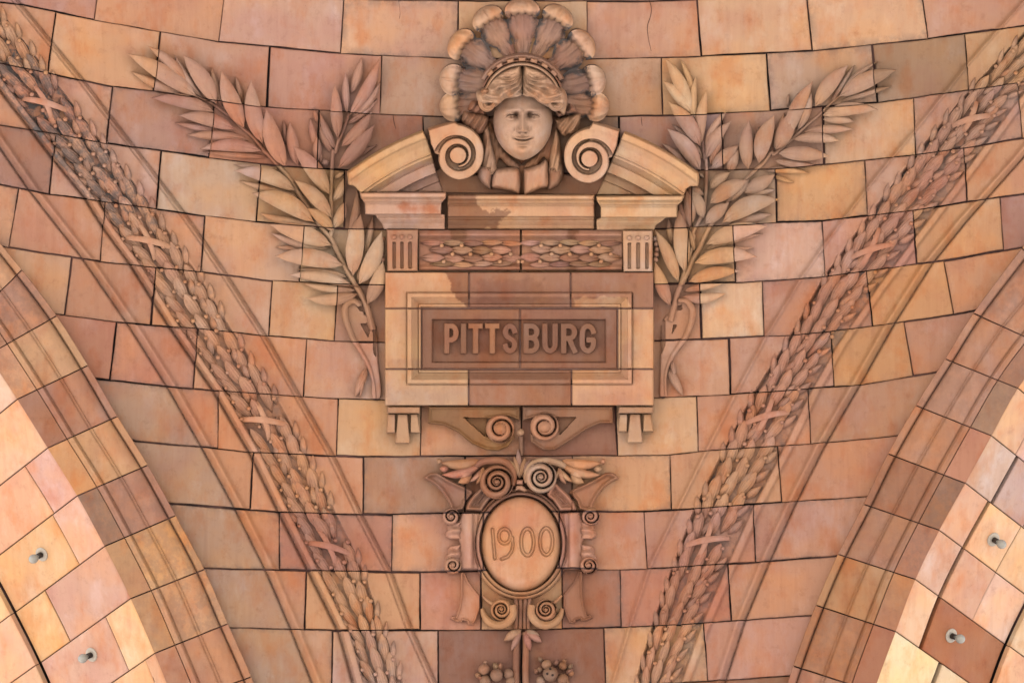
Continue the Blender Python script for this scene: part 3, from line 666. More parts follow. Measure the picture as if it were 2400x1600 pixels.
branch('sprawling carved laurel branch reaching up to the far right, pale yellow-patched leaves',
 [(np.r_[Q4((540,1600),(590,1400),(640,1200),(760,960),(830,780),(930,620),(1010,450)), Q3((900,1040),(1090,780),(1280,540),(1450,370),(1580,250),(1690,100)), Q1((1740,1420),(1900,1280),(2080,1120)), Q2((900,1010),(1060,880),(1200,740),(1340,620))], (7.5,6.5,6,5,4.5,4.5,4,3,2), (10,10,10,9,8,7,6))],
 [(Q4((1030,540)),Q4((1880,295)),270,7,-.06),(Q4((1000,620)),Q4((1810,400)),120,0,-.03),(Q4((870,800)),Q4((1745,715)),255,8,-.08),(Q4((980,660)),Q4((1690,590)),120,0),(Q4((790,1060)),Q4((1500,910)),210,6,-.06),(Q4((860,950)),Q4((1400,840)),110,0),
  (Q4((720,1190)),Q4((1270,1085)),120,3,-.02),(Q4((690,1270)),Q4((1315,1215)),165,4,.07),
  (Q3((1020,1070)),Q3((1810,745)),290,7,-.10),(Q3((1120,1110)),Q3((1710,950)),160,1,-.03),(Q3((1290,650)),Q3((1750,400)),230,3,.03),(Q3((1340,700)),Q3((1760,610)),110,1),(Q3((1590,350)),Q3((2220,385)),110,1,-.04),(Q3((1700,420)),Q3((2010,520)),80,-1),
  (Q3((1110,780)),Q3((1400,460)),150,3),(Q3((850,800)),Q3((1380,480)),260,7,-.06),(Q3((790,1080)),Q3((1120,790)),220,5,-.03),(Q3((850,600)),Q3((1130,370)),170,5,-.06),(Q3((870,320)),Q1((1260,1290)),200,5,-.03),
  (Q3((1380,330)),Q1((1395,950)),220,6,-.05),(Q3((1120,390)),Q1((1250,1310)),180,3,-.05),(Q1((1450,1500)),Q1((1520,1040)),100,1),(Q1((1530,1540)),Q1((1750,870)),270,8,-.06),(Q1((1760,1360)),Q1((2000,800)),270,5,.03),(Q1((1910,1210)),Q2((985,400)),230,6,-.05),
  (Q1((1740,1370)),Q1((1870,850)),130,1),(Q1((2060,1090)),Q2((960,560)),150,4,.04),(Q2((620,770)),Q2((640,590)),60,0),(Q2((700,790)),Q2((765,575)),70,0),(Q2((1010,760)),Q2((1470,185)),245,6,-.05),(Q2((1220,720)),Q2((1545,195)),90,1),
  (Q2((1340,620)),Q2((2135,250)),260,6,-.05),(Q2((1330,600)),Q2((1870,140)),100,1,-.05),(Q2((1350,690)),Q2((2060,480)),100,1),(Q2((1110,880)),Q2((1880,800)),210,7,-.07),(Q2((1110,940)),Q2((1550,965)),150,3,-.05),(Q2((840,1120)),Q2((1540,1070)),150,3,-.03),
  (Q2((700,1210)),Q2((1360,1230)),170,5,-.05),(Q2((500,1400)),Q2((1210,1440)),230,8,-.02),(Q2((440,1500)),Q2((1000,1560)),120,4,.03)], 1750, 470)
branch('shorter upright laurel sprig right of the curved pediment, pinkish leaves above',
 [(np.r_[Q4((620,1300),(720,950),(800,700),(860,450)), Q3((620,1190),(760,900),(800,500),(790,100)), Q1((780,1500),(750,1250),(690,1050),(590,820))], (5,4.5,4.5,4,3), (10,10,9,7))],
 [(Q1((590,860)),Q1((235,90)),210,7,.05),(Q1((630,850)),Q1((440,110)),130,2,.06),(Q1((650,1030)),Q1((660,340)),150,4,-.07),(Q1((720,1300)),Q1((815,520)),180,5,-.05),(Q1((600,850)),Q1((205,400)),190,7,.05),(Q1((720,1300)),Q1((280,690)),250,8,.06),
  (Q1((760,1500)),Q1((330,1010)),130,1,.05),(Q3((720,340)),Q1((260,1060)),250,8,.07),(Q3((560,300)),Q1((185,1270)),110,2,.04),(Q1((780,1340)),Q1((1090,810)),130,3,-.06),(Q1((800,1480)),Q1((1150,960)),190,6,-.09),(Q3((860,280)),Q1((1050,1100)),150,3,-.05),(Q1((860,1480)),Q1((840,1360)),60,1),
  (Q3((770,1010)),Q3((545,560)),210,5,.04),(Q3((570,1130)),Q3((520,600)),190,6,.05),(Q3((770,450)),Q3((690,370)),50,3),(Q3((770,690)),Q3((560,550)),110,4),(Q3((560,1150)),Q3((430,760)),150,4,-.03),(Q4((730,920)),Q4((660,60)),250,8),(Q4((560,560)),Q4((510,170)),110,1),
  (Q4((650,1060)),Q4((330,345)),200,7,.04),(Q4((540,1390)),Q4((330,780)),210,7,-.03),(Q4((870,640)),Q4((800,340)),90,3)], 1600, 420)

# horn-shaped holders of the branches
def holder(side, Tl, outline, rim, holes, foot, label):
    t = thing('branch_holder', label, 'holder', *(Tl(outline[4])[0]), group='scrolled holders at the foot of the branches')
    sp = sd_poly(smooth_pts(Tl(*outline), 3)); hs = [sd_poly(Tl(*h)) for h in holes]
    def hf(U, V, D):
        h = 5+rnd(D, 5, 4)
        for q in hs: h = np.where(q(U, V) > 0, -3, h)
        return h
    relief('plate', t, sp, hf, 1.4)
    tube(t, Tl(*rim), (5, 7, 8, 7, 6, 5, 4, 3), (14, 13, 11, 9, 8, 8), name='rim')
    for f in foot: leaf(t, Tl(f[0]), Tl(f[1]), f[2]/6., lev=1, Ht=8)
holder(-1, L5, [(1230,150),(1110,115),(1000,150),(945,260),(955,420),(1060,640),(1130,760),(1240,960),(1310,1110),(1350,1250),(1370,1490),(1480,1490),(1490,1300),(1450,1000),(1440,700),(1400,420),(1260,330)],
       [(1190,210),(1110,150),(1010,190),(985,300),(1010,430),(1090,640),(1170,780),(1280,960),(1350,1120),(1390,1300),(1410,1490)],
       [[(1140,190),(1190,230),(1240,215),(1260,300),(1190,280)],[(1205,460),(1290,455),(1330,560),(1308,650)],[(1368,430),(1418,412),(1418,915),(1382,860)]],
       [((1290,1060),(1130,1470),120),((1250,1100),(1200,1480),70)], 'scrolled horn holding the branches to the left of the tablet')
holder(1, Q5, [(620,130),(740,105),(840,170),(880,300),(850,460),(780,620),(700,740),(600,880),(520,1040),(480,1200),(475,1460),(390,1470),(390,1200),(400,800),(430,420),(560,300)],
       [(650,140),(760,150),(830,230),(850,320),(820,460),(750,640),(640,790),(550,930),(490,1080),(465,1250),(475,1460)],
       [[(640,220),(690,200),(705,250),(680,275),(630,270)],[(420,410),(470,420),(470,740),(420,870)],[(580,475),(630,480),(560,600)]],
       [((510,1080),(710,1450),120),((560,960),(600,1200),70)], 'scrolled horn holding the branches to the right of the tablet')

# ------------------------------------------------------------------ diagonal garlands
def garland(label, EL, ER, oL, oR, side, ribbons, v0, v1):
    mid = lambda v: (gx(EL, v)+oL+gx(ER, v)+oR)/2
    g = thing('laurel_garland', label, 'garland', mid(784.), 784, 0, group='diagonal laurel garlands')
    vs = np.linspace(v0, v1, 2000); c = mid(vs); s = np.r_[0, np.cumsum(np.hypot(np.diff(c), np.diff(vs)))]
    def at(sv, k):       # k -1..1 across
        v = np.interp(sv, s, vs); a = mid(v); b = mid(v+4); t = np.array([b-a, 4.]); t /= np.linalg.norm(t)
        w = ((gx(ER, v)+oR)-(gx(EL, v)+oL))/2*abs(t[1]); q = np.array([t[1], -t[0]])
        return np.array([a, v])+q*k*w, t, q, w
    rib = [np.interp(rv, vs, s) for _, rv in ribbons]
    sp = 46.; n = int(s[-1]/sp)
    gr0 = lambda v: (.75 if (side < 0 and 150 < v < 520) else .16)
    nl = 0
    for i in range(n+1):
        for off, k in ((0, -.62), (0, .62), (.5, 0)):
            sv = (i+off+.1*k)*sp+rng.uniform(-7, 7)
            if sv > s[-1]-5: continue
            p, t, q, w = at(sv, k+rng.uniform(-.06, .06))
            if any(abs(sv-r) < 12 for r in rib): continue
            L = sp*rng.uniform(1.55, 1.9); d = -t+q*k*.30*1+q*rng.uniform(-.07, .07); d /= np.linalg.norm(d)
            b = p-d*L*.5; tp = p+d*L*.5
            leaf(g, b, tp, w*rng.uniform(.52, .64), lev=2 if off == 0 else 4, Ht=4.6*rng.uniform(.85, 1.15), blunt=.62, pk=1.35, rt=.1, n=13, m=15, hb=0+(1 if off else 0), ht=8+(2.5 if off else 0)+rng.uniform(-1, 1), bend=rng.uniform(-.04, .04)+.03*k, mid=1.8, ridges=1.0, grime_shade=gr0(p[1]))
            if w > 20 and rng.rand() < .9:    # small under-leaf filling the edge
                e = p+q*(np.sign(k) if k else rng.choice([-1, 1]))*w*.35-d*8
                leaf(g, e-d*22, e+(d+q*(np.sign(k) if k else 1)*.5)*24, w*.40, lev=0, Ht=7, n=8, m=9, hb=0, ht=6, mid=2, blunt=.75, ridges=.6, grime_shade=.4)
        for k, off in ((-.32, .12), (.34, .16), (-.9, .55), (.9, .5)):
            sv = (i+off)*sp+rng.uniform(-6, 6)
            if rng.rand() < .38: continue
            if sv > s[-1]: continue
            p, t, q, w = at(sv, k+rng.uniform(-.08, .08)); ball(g, p[0], p[1], 11+rng.uniform(-1, 1.5), rng.uniform(4.2, 5.6))
    for (ru, rv), sr in zip(ribbons, rib):
        (p0, t, q, w) = at(sr, 0)
        rj = rng.uniform(-7, 7)
        for sgn, lift in ((1, 20), (-1, 18)):
            dvec = np.array([math.cos(R(-12*side+rj)), math.sin(R(-12*side+rj))]) if sgn > 0 else np.array([math.sin(R((24 if side < 0 else 22)*-side+rj)), -math.cos(R(24+rj))])*np.array([-1, 1])
            l = w*1.15 if sgn > 0 else w*rng.uniform(.95, 1.15); nn_ = np.array([-dvec[1], dvec[0]])
            a = np.linspace(-1, 1, 14); kk = np.linspace(-1, 1, 5); A, K = np.meshgrid(a, kk, indexing='ij')
            wd = (7.5 if sgn > 0 else 6.5)*(1-.3*abs(A))
            U = p0[0]+dvec[0]*A*l+nn_[0]*(K*wd+A*A*5*sgn); V = p0[1]+dvec[1]*A*l+nn_[1]*(K*wd+A*A*5*sgn)
            H = lift-11*abs(A)**3-1.5*K**2
            H2_ = np.concatenate([H, (H-7)[:, ::-1]], 1); U2 = np.concatenate([U, U[:, ::-1]], 1); V2 = np.concatenate([V, V[:, ::-1]], 1)
            cn = 10; ii = np.arange(14*cn).reshape(14, cn)
            F = np.stack([ii[:-1], ii[1:], np.roll(ii[1:], -1, 1), np.roll(ii[:-1], -1, 1)], -1).reshape(-1, 4)
            cc, bd = tint(U2.ravel(), V2.ravel(), False)
            link('ribbon', PO(U2.ravel(), V2.ravel(), H2_.ravel()), F, g, np.clip(cc*1.06, 0, .8), bd, smooth=45)
garland('left-hand diagonal garland of bay leaves and berries, sooty near its top', G3, G2, 20, -2, -1, [(90,235),(338,552),(600,965),(745,1255)], -60, 1590)
garland('right-hand diagonal garland of bay leaves and berries, clean all the way', R2, R3, 4, -24, 1, [(2250,272),(2012,572),(1778,955),(1640,1240)], -60, 1590)

# ------------------------------------------------------------------ pediment
def stain(base, dark, sd, soft=3., amp=6.):
    base = alb(base); dark = alb(dark)
    def f(u, v):
        d = sd(u, v)+amp*(3*vnoise(u, v, 22)+2*vnoise(u+99, v, 9)+1.2*vnoise(u, v+50, 4))
        k = sst(d, -soft*1.8, soft*1.8)[..., None]; return base*(1-k)+dark*k
    return f
CX, CYc = 1200., 926.
rp = [500, 544, 546, 560, 566, 566.5, 590, 592, 597, 604, 604.5, 611, 612, 618, 635, 650, 651, 655, 666]
hp = [14, 14, 18, 18, 22, 38, 42, 38, 42, 48, 50, 50, 54, 52, 55, 61, 64, 66, 66]
def arcz(R_): return lambda U, V: R_-np.hypot(U-CX, V-CYc)
ped = thing('pediment', 'broken curved pediment with two spiral ends over the name tablet', 'pediment', 1200, 440)
def hped(U, V, D):
    r = np.hypot(U-CX, V-CYc); return np.interp(r, rp, hp)-3+rnd(D, 4, 3)
def arcpts(r, a0, a1, n=18): return [(CX+r*math.sin(R(a)), CYc-r*math.cos(R(a))) for a in np.linspace(a0, a1, n)]
lft = arcpts(668, -37.2, -20.1)+[(983,325),(1003,398),(1017,440)]+[(826,440)]+list(map(tuple, P1((215,1075),(190,1040),(150,1015),(90,1005))))
relief('curved_cornice', ped, sd_poly(lft), hped, 1.6, cut=False, colf=stain((222,168,118), (206,160,138), sd_poly(arcpts(600, -45, -15)+[(1010,445),(820,445)]), 6, 3), bid=21)
rgt = arcpts(668, 20.6, 37.4)+list(map(tuple, P2((2000,900),(1990,1020),(1880,1025),(1820,1070),(1790,1150))))+[(1571,447),(1371,447),(1398,385)]
relief('curved_cornice', ped, sd_poly(rgt), hped, 1.6, cut=False, col=(224,174,130), bid=22)
PHO = np.array([0, 1, 2, 3, 4, 5, 6, 6.6, 7.5]); RO_ = np.array([28, 31, 40, 44, 57, 59, 71, 84, 110.]); RI_ = np.array([22, 23, 25, 28, 36, 40, 45, 50, 62.])
def volute(par, cx, cy_, base, col, sgn, link_):
    pts = [(cx+sgn*rr_*math.sin(q*math.pi/2), cy_+rr_*math.cos(q*math.pi/2)) for q, rr_ in [(q, np.interp(q, PHO, RO_)) for q in np.linspace(3, 6, 46)]]
    sd = sd_poly(pts+link_)
    def hf(U, V, D):
        x = (U-cx)*sgn; y = V-cy_; r = np.hypot(x, y)+.01; q0 = (np.arctan2(x, y)/(np.pi/2)) % 4
        band = np.full(U.shape, -9.)
        for add in (0, 4):
            q = q0+add; ok = (q < 6.9)
            band = np.maximum(band, np.where(ok, np.minimum(r-np.interp(q, PHO, RI_), np.interp(q, PHO, RO_)-r), -9))
        rpd = 668-np.hypot(U-CX, V-CYc)
        lk_ = (x < 0) & (y < 0) & (r > np.interp(q0, PHO, RO_)+1)
        band = np.where(lk_, np.maximum(band, 17-rpd), band)
        h = base-15+sst(band, -1.2, 1.6)*19+1.5*np.clip(band, 0, 8)/8
        h = np.where(lk_ & (band < 0), base-9+sst(band, -1.2, 1.6)*13, h)
        h = np.maximum(h, base-15+sst(19.5-r, -1, 1.2)*(23+2*(1-(r/20)**2)))
        return h-4+rnd(D, 3, 4)
    relief('volute', par, sd, hf, 1.35, cut=False, col=col)
volute(ped, 1051, 353, 64, (214,164,134), 1, arcpts(668, -13.6, -19.0, 7)+[(989,328),(999,350),(1008,353)])
volute(ped, 1355.5, 361, 64, (222,172,138), -1, arcpts(668, 14.2, 19.6, 7)+[(1418,332),(1407,358),(1399,361)])
tym = [(960,440),(1000,395),(1025,375),(1060,410),(1200,380),(1345,412),(1388,392),(1405,400),(1440,447)]
relief('tympanum', ped, sd_poly(tym), lambda U, V, D: 9+0*U, 3., cut=False, col=(168,118,94))

ent = thing('cornice', 'straight moulded cornice below the curved pediment, stained brown left of centre', 'cornice', 1200, 480)
def hcor(dh, y0):
    ys = np.array([439, 441, 450, 451, 453, 458, 464, 466, 467, 490, 491, 492, 497, 500, 512, 521, 526])+y0
    hs = np.array([58, 60, 60, 55, 55, 58, 50, 50, 47, 47, 40, 34, 34, 36, 25, 21, 20])+dh
    return lambda U, V, D: np.interp(V, ys, hs)-3+rnd(D, 3, 3)
lo = [(825,440),(1023,440),(1023,452),(1013,464),(1012,491),(1021,492),(1021,526),(882,526),(876,512),(866,500),(862,493),(838,491),(837,466),(828,453)]
relief('cornice_block', ent, sd_poly(lo), hcor(0, 0), 1.5, cut=False, colf=stain((212,160,136), (200,118,84), sd_poly([(905,468),(1010,466),(1008,488),(925,486)]), 6, 4), bid=31)
relief('cornice_block', ent, sd_poly([(1027,446),(1366,446),(1366,526),(1028,526)]), hcor(-9, 5), 1.5, cut=False, colf=stain((222,164,122), (164,110,80), sd_poly([(1020,440),(1085,440),(1110,478),(1170,486),(1150,500),(1135,530),(1020,530)]), 2, 6), bid=32)
ro = [(1371,449),(1574,447),(1568,461),(1557,471),(1557,497),(1530,499),(1520,508),(1508,516),(1503,528),(1371,528),(1371,503),(1381,499),(1381,473),(1373,460)]
relief('cornice_block', ent, sd_poly(ro), hcor(0, 7), 1.5, cut=False, col=(224,172,128), bid=33)

fr = thing('frieze', 'narrow frieze of bay leaves between two grooved blocks', 'frieze', 1200, 575)
relief('frieze_bed', fr, sd_rect(962, 528, 1194, 621), lambda U, V, D: 14+8*bump(V, 538, 7)+8*bump(V, 615, 6)+rnd(D, 2, 1), 2., cut=False, colf=stain((200,138,112), (168,112,84), sd_rect(1035, 520, 1070, 575), 3, 4))
relief('frieze_bed', fr, sd_rect(1199, 528, 1430, 621), lambda U, V, D: 14+8*bump(V, 538, 7)+8*bump(V, 615, 6)+rnd(D, 2, 1), 2., cut=False, colf=stain((206,146,118), (164,108,78), sd_rect(1302, 520, 1325, 630), 3, 4))
for sg, x0, x1 in ((1, 968, 1192), (-1, 1426, 1202)):
    n = 5; st = (x1-x0)/n
    for i in range(n):
        for yy, off in ((557, 0), (573, .45), (592, 0), (606, .5)):
            bx = x0+st*(i+off)-st*.1; c = (208,150,120) if rng.rand() < .65 else (178,120,90)
            if (sg > 0 and bx+st*1.1 > x1+6) or (sg < 0 and bx+st*1.1 < x1-6): continue
            leaf(fr, (bx, yy), (bx+st*1.3, yy+rng.uniform(-3, 3)), 21 if yy in (573, 592) else 15, hb=17, ht=25, Ht=6, blunt=.66, pk=1.2, n=10, m=9, col=c, cut=False, mid=2.2)
        for yy in (563, 583, 600):
            if rng.rand() < .75: ball(fr, x0+st*(i+1.05 if yy != 583 else i+.55)+rng.uniform(-4, 4), yy, 31, 4.8, col=(222,160,120))
for (x0, x1, y0, y1, xs, col) in ((887,960,526,622,(904,922,941),(190,134,106)), (1431,1500,528,623,(1447,1467,1487),(206,158,130))):
    fl = [sd_path([(x, y0+32), (x, y1-10)], 4.2) for x in xs]
    relief('fluted_block', fr, sd_poly([(x0,y0),(x1,y0),(x1-(2 if x0 < 1000 else 0),y1),(x0+2,y1)]), lambda U, V, D: 30+rnd(D, 3, 4)-np.maximum.reduce([rnd(np.maximum(f(U, V), 0), 3, 7) for f in fl]), 1.5, cut=False, col=col)
    for x in xs: ball(fr, x, y0+17, 33, 6.5, name='bead', col=np.array(col)*1.04)
for sx, sg in ((878, -1), (1506, 1)):
    for i in range(5): ball(fr, sx+sg*(4-abs(i-2)*2.0), 548+i*12, 14, 7, name='rosette_lobe', col=(204,152,124))

# ------------------------------------------------------------------ tablet
tab = thing('name_tablet', 'framed terracotta tablet reading PITTSBURG in raised letters', 'plaque', 1193, 778)
X0, Y0, X1, Y1 = 934, 672, 1453, 882
def htab(U, V, D):
    d = np.minimum(np.minimum(U-X0, X1-U), np.minimum(V-Y0, Y1-V))
    h = np.interp(d, [-40, -2, 0, .8, 10, 11.5, 13, 22, 26, 27.5, 31, 32.5, 36, 38], [30, 30, 26, 37, 37, 33, 33, 25, 22, 25, 25, 19, 19, 18])
    d2 = np.minimum(np.minimum(U-993, 1391-U), np.minimum(V-734, 832-V))
    h = np.interp(d2, [-1.5, 1.5], [0, -12])+h
    return h-2+rnd(D, 3, 2)
dk = (158,104,80); Br = (170,114,88); Lt = (218,166,122)
pcs = [((884,625,1075.5,706.5), stain((220,160,116), (164,106,78), sd_poly([(1012,620),(1082,620),(1082,712),(1044,682),(1036,655)]), 1.5, 4)),
       ((1078.5,625,1310,706.5), stain((172,116,90), (160,104,80), sd_rect(1100, 640, 1250, 700))), ((1313,625,1502,706.5), stain((172,114,88), (216,160,122), sd_poly([(1315,683),(1440,683),(1452,700),(1452,708),(1315,708)]), 2, 3)),
       ((884,709.5,967,846), stain(Lt, (198,150,116), sd_rect(880, 825, 970, 850), 5, 4)), ((969,709.5,1193,846), stain(dk, (150,96,74), sd_rect(1000, 730, 1180, 800), 10, 5)), ((1196,709.5,1417.5,846), stain((162,106,82), (150,96,74), sd_rect(1230, 730, 1400, 800), 10, 5)),
       ((1420,709.5,1502,846), stain((222,170,128), (206,152,118), sd_rect(1425, 790, 1450, 850), 5, 4)),
       ((884,849,1074.5,931), stain((214,164,124), (196,152,124), sd_rect(885, 890, 1075, 935), 12, 6)), ((1078,849,1311.5,931), stain((166,112,88), (176,116,88), sd_rect(1080, 870, 1200, 930), 9, 5)), ((1315,849,1502,931), stain((220,162,124), (206,150,118), sd_rect(1330, 900, 1480, 931), 9, 5))]
for i, (rc, cf) in enumerate(pcs):
    relief('tablet_block', tab, sd_rect(*rc), htab, 1.6, base=-4, cut=False, colf=cf, bid=50+i*1.7)
# mortar between the tablet pieces
relief('mortar_bed', tab, sd_rect(887, 628, 1499, 928), lambda U, V, D: np.minimum(htab(U, V, D), 30)-2.5, 2.2, cut=False, col=(128,90,82))
# letters: stroke paths, 1 unit = cap height, built as raised strokes
def letter(ch, x0, x1, paths, sw=6.8):
    y0, y1 = 741.5, 812.5; r = sw
    fs = []
    for p in paths:
        q = np.array([(x0+r+(x1-x0-2*r)*a, y0+r+(y1-y0-2*r)*b) for a, b in p])
        fs.append(sd_path(q, r))
    s0 = uni(*fs); bx = sd_rect(x0, y0, x1, y1)
    def sd(U, V): return s0(U, V)
    # square the stroke ends
    sq = []
    for p in paths:
        for a, b in ((p[0], p[1]), (p[-1], p[-2])):
            A = np.array((x0+r+(x1-x0-2*r)*a[0], y0+r+(y1-y0-2*r)*a[1])); Bq = np.array((x0+r+(x1-x0-2*r)*b[0], y0+r+(y1-y0-2*r)*b[1]))
            d = A-Bq; d /= np.linalg.norm(d); n = np.array([-d[1], d[0]])
            if np.allclose(p[0], p[-1]): continue
            sq.append(sd_poly([A+n*r, A+d*r+n*r, A+d*r-n*r, A-n*r]))
    s1 = uni(s0, *sq)
    col = np.array((150,98,74))*rng.uniform(.97, 1.03) if ch not in 'PT' else np.array((170,110,80))
    relief('letter', tab, s1, lambda U, V, D: 15+rnd(D, 1.6, 2.5), 1.15, base=2, cut=False, col=col, smooth=30)['label'] = 'raised letter '+ch
def arcp(cx, cy_, rx, ry, a0, a1, n=12): return [(cx+rx*math.cos(R(a)), cy_+ry*math.sin(R(a))) for a in np.linspace(a0, a1, n)]
bowl = lambda yt, yb: [(0, yt), (.5, yt)]+arcp(.5, (yt+yb)/2, .5, (yb-yt)/2, -80, 80, 9)+[(.5, yb), (0, yb)]
letter('P', 1019, 1054, [[(0, 0), (0, 1)], bowl(0, .56)])
letter('I', 1058.5, 1070.5, [[(.5, 0), (.5, 1)]])
letter('T', 1075, 1109.5, [[(0, 0), (1, 0)], [(.5, 0), (.5, 1)]])
letter('T', 1113.5, 1148, [[(0, 0), (1, 0)], [(.5, 0), (.5, 1)]])
Sp = arcp(.5, .24, .5, .24, -10, -180, 9)+[(.03, .33), (.2, .43), (.5, .5), (.8, .57), (.97, .67)]+arcp(.5, .76, .5, .24, 0, 170, 9)
letter('S', 1154, 1189, [Sp])
letter('B', 1202, 1240, [[(0, 0), (0, 1)], bowl(0, .47), bowl(.47, 1)])
letter('U', 1245, 1282, [[(0, 0), (0, .72)]+arcp(.5, .72, .5, .28, 180, 0, 11)+[(1, 0)]])
letter('R', 1288.5, 1327, [[(0, 0), (0, 1)], bowl(0, .5), [(.48, .5), (1, 1)]])
letter('G', 1331, 1370.5, [arcp(.5, .3, .5, .3, -15, -180, 10)+arcp(.5, .7, .5, .3, 180, 0, 11)+[(1, .56), (.6, .56)]])

# guttae under the tablet
for xs, yb, lab in (((889,964), 0, 'three carved drops hanging under the left end of the tablet'), ((1422,1501), -2, 'three carved drops hanging under the right end of the tablet')):
    g = thing('hanging_drops', lab, 'ornament', (xs[0]+xs[1])/2, 950, group='carved drops under the tablet')
    a, b = xs; Wd = b-a
    relief('cap', g, sd_poly([(a+1,934),(b,934),(b-1,949),(a-1,949)]), lambda U, V, D: 24+rnd(D, 2, 3)+(V-940)*.3, 1.5, cut=False, col=(196,148,120))
    for (t0, t1, b0, b1, y) in ((.02,.25,-.03,.24,994),(.32,.62,.24,.70,1019),(.72,.93,.70,1.02,994)):
        relief('drop', g, sd_poly([(a+Wd*t0,950),(a+Wd*t1,950),(a+Wd*b1,y+yb),(a+Wd*b0,y+yb)]), lambda U, V, D: 10+(V-950)*.22+rnd(D, 3, 5), 1.5, cut=False, col=(208,158,122))
# ------------------------------------------------------------------ generic spiral scroll
def spiral(par, cx, cy_, Ro, col, turn=1, a0=0., base=10, amp=12, q=.52, extra=None, name='scroll', res=1.5, sx=1., colf=None, eye=.17):
    c = sd_ell(cx, cy_, Ro*sx, Ro); sd = uni(c, *extra) if extra else c
    def hf(U, V, D):
        x = (U-cx)/sx; y = V-cy_; r = np.hypot(x, y)+.01; th = np.arctan2(y, x)*turn-a0
        n = np.log(Ro/r)/math.log(1/q)+th/(2*np.pi)
        f = n-np.floor(n)
        pr = np.sqrt(np.clip(np.sin(np.pi*np.clip(f*1.12-.06, 0, 1)), 0, 1))
        h = base+amp*(.25+.75*pr)-amp*1.3*bump(f, 0, .06)-amp*1.3*bump(f, 1, .06)
        inn = r < Ro*.93
        h = np.where(inn, h, base+amp*.9)
        h = np.where(r < Ro*eye, base+amp*(1.25-.5*(r/(Ro*eye))**2), h)
        return h+amp*.35*(1-np.clip(r/Ro, 0, 1))-5+rnd(D, 5, 5)
    return relief(name, par, sd, hf, res, base=-3, cut=False, col=col, colf=colf)
# scrolled bracket below the tablet
br = thing('scroll_bracket', 'pair of facing spiral brackets under the centre of the tablet', 'bracket', 1197, 990)
for sg, pts, cx, cy_, col, dark in ((-1, B2((600,1232),(1228,1236),(1228,1330),(1150,1300),(1000,1320),(1000,1440),(1060,1460),(1185,1400),(1195,1440),(1150,1510),(1080,1538),(1000,1532),(900,1490),(800,1408),(705,1362),(600,1350)), 1149, 985.5, (160,112,72), (196,140,104)),
                        (1, B2((1250,1236),(1872,1232),(1872,1350),(1785,1350),(1700,1385),(1560,1480),(1470,1535),(1390,1535),(1310,1480),(1300,1420),(1430,1450),(1500,1400),(1490,1320),(1400,1290),(1250,1330)), 1251, 980, (166,112,84), (202,142,108))):
    tri = sd_poly(B2((845,1310),(1010,1312),(1000,1345),(990,1440)) if sg < 0 else B2((1618,1308),(1480,1310),(1500,1340),(1505,1430)))
    relief('bracket_plate', br, sd_poly(pts), lambda U, V, D: np.where(tri(U, V) > 0, 3, 15+5*bump(D, 3, 3)), 1.8, base=-5, cut=False, col=col)
    spiral(br, cx, cy_, 33, dark, turn=-sg, a0=2.0*1, base=15, amp=12, q=.45, eye=.42)
ball(br, 1196, 993, 22, 8.5, name='bead', col=(196,152,122))
tube(br, [(1196,1002),(1197,1020),(1197,1046)], (6, 5, 5), (12, 8, 8), cut=False, col=(160,112,90))

# ------------------------------------------------------------------ cartouche with 1900
ca = thing('cartouche', 'scrolled oval cartouche with the year 1900, below the tablet', 'cartouche', 1197, 1250)
EX, EY, EA, EB = 1196.5, 1250., 91.5, 109.5
relief('rim', ca, sd_ell(EX, EY-1, EA+22, EB+20), lambda U, V, D: np.interp(D, [0, 3, 8, 9.5, 12, 16, 17.5, 19, 40], [6, 18, 21, 15, 27, 31, 28, 4, 2]), 1.8, cut=True, base=-4)
def num():
    m = lambda *p: M1(*p)
    return [sd_path(m((1026,1125),(1038,1300),(1052,1450),(1058,1525)), 4.6),
            sd_path(np.array([(M1((1192,1218))[0]+np.array([13.5*math.cos(a), 17.0*math.sin(a)])) for a in np.linspace(0, 2*np.pi, 24)]), 4.6),
            sd_path(m((1300,1240),(1310,1340),(1290,1430),(1240,1500),(1150,1535)), 4.4),
            sd_path(np.array([(M1((1508,1300))[0]+np.array([14.5*math.cos(a), 31*math.sin(a)])) for a in np.linspace(0, 2*np.pi, 28)]), 4.8),
            sd_path(np.array([(M1((1768,1292))[0]+np.array([14.5*math.cos(a), 31*math.sin(a)])) for a in np.linspace(0, 2*np.pi, 28)]), 4.6)]
nums = num()
def hoval(U, V, D):
    d = np.maximum.reduce([f(U, V) for f in nums])
    return 14+rnd(D, 30, 17)-3.4*sst(d, -.4, 1.2)+1.0*bump(d, -1.6, 1.2)+1.6*sst(d, 1.8, 3.6)
relief('oval_panel', ca, sd_ell(EX, EY, EA, EB), hoval, 1.15, base=2, cut=False, colf=stain((222,158,114), (212,142,104), sd_ell(1190, 1190, 60, 40), 20, 8), smooth=60)
tn = lambda u, v: tint(u, v, True)[0]
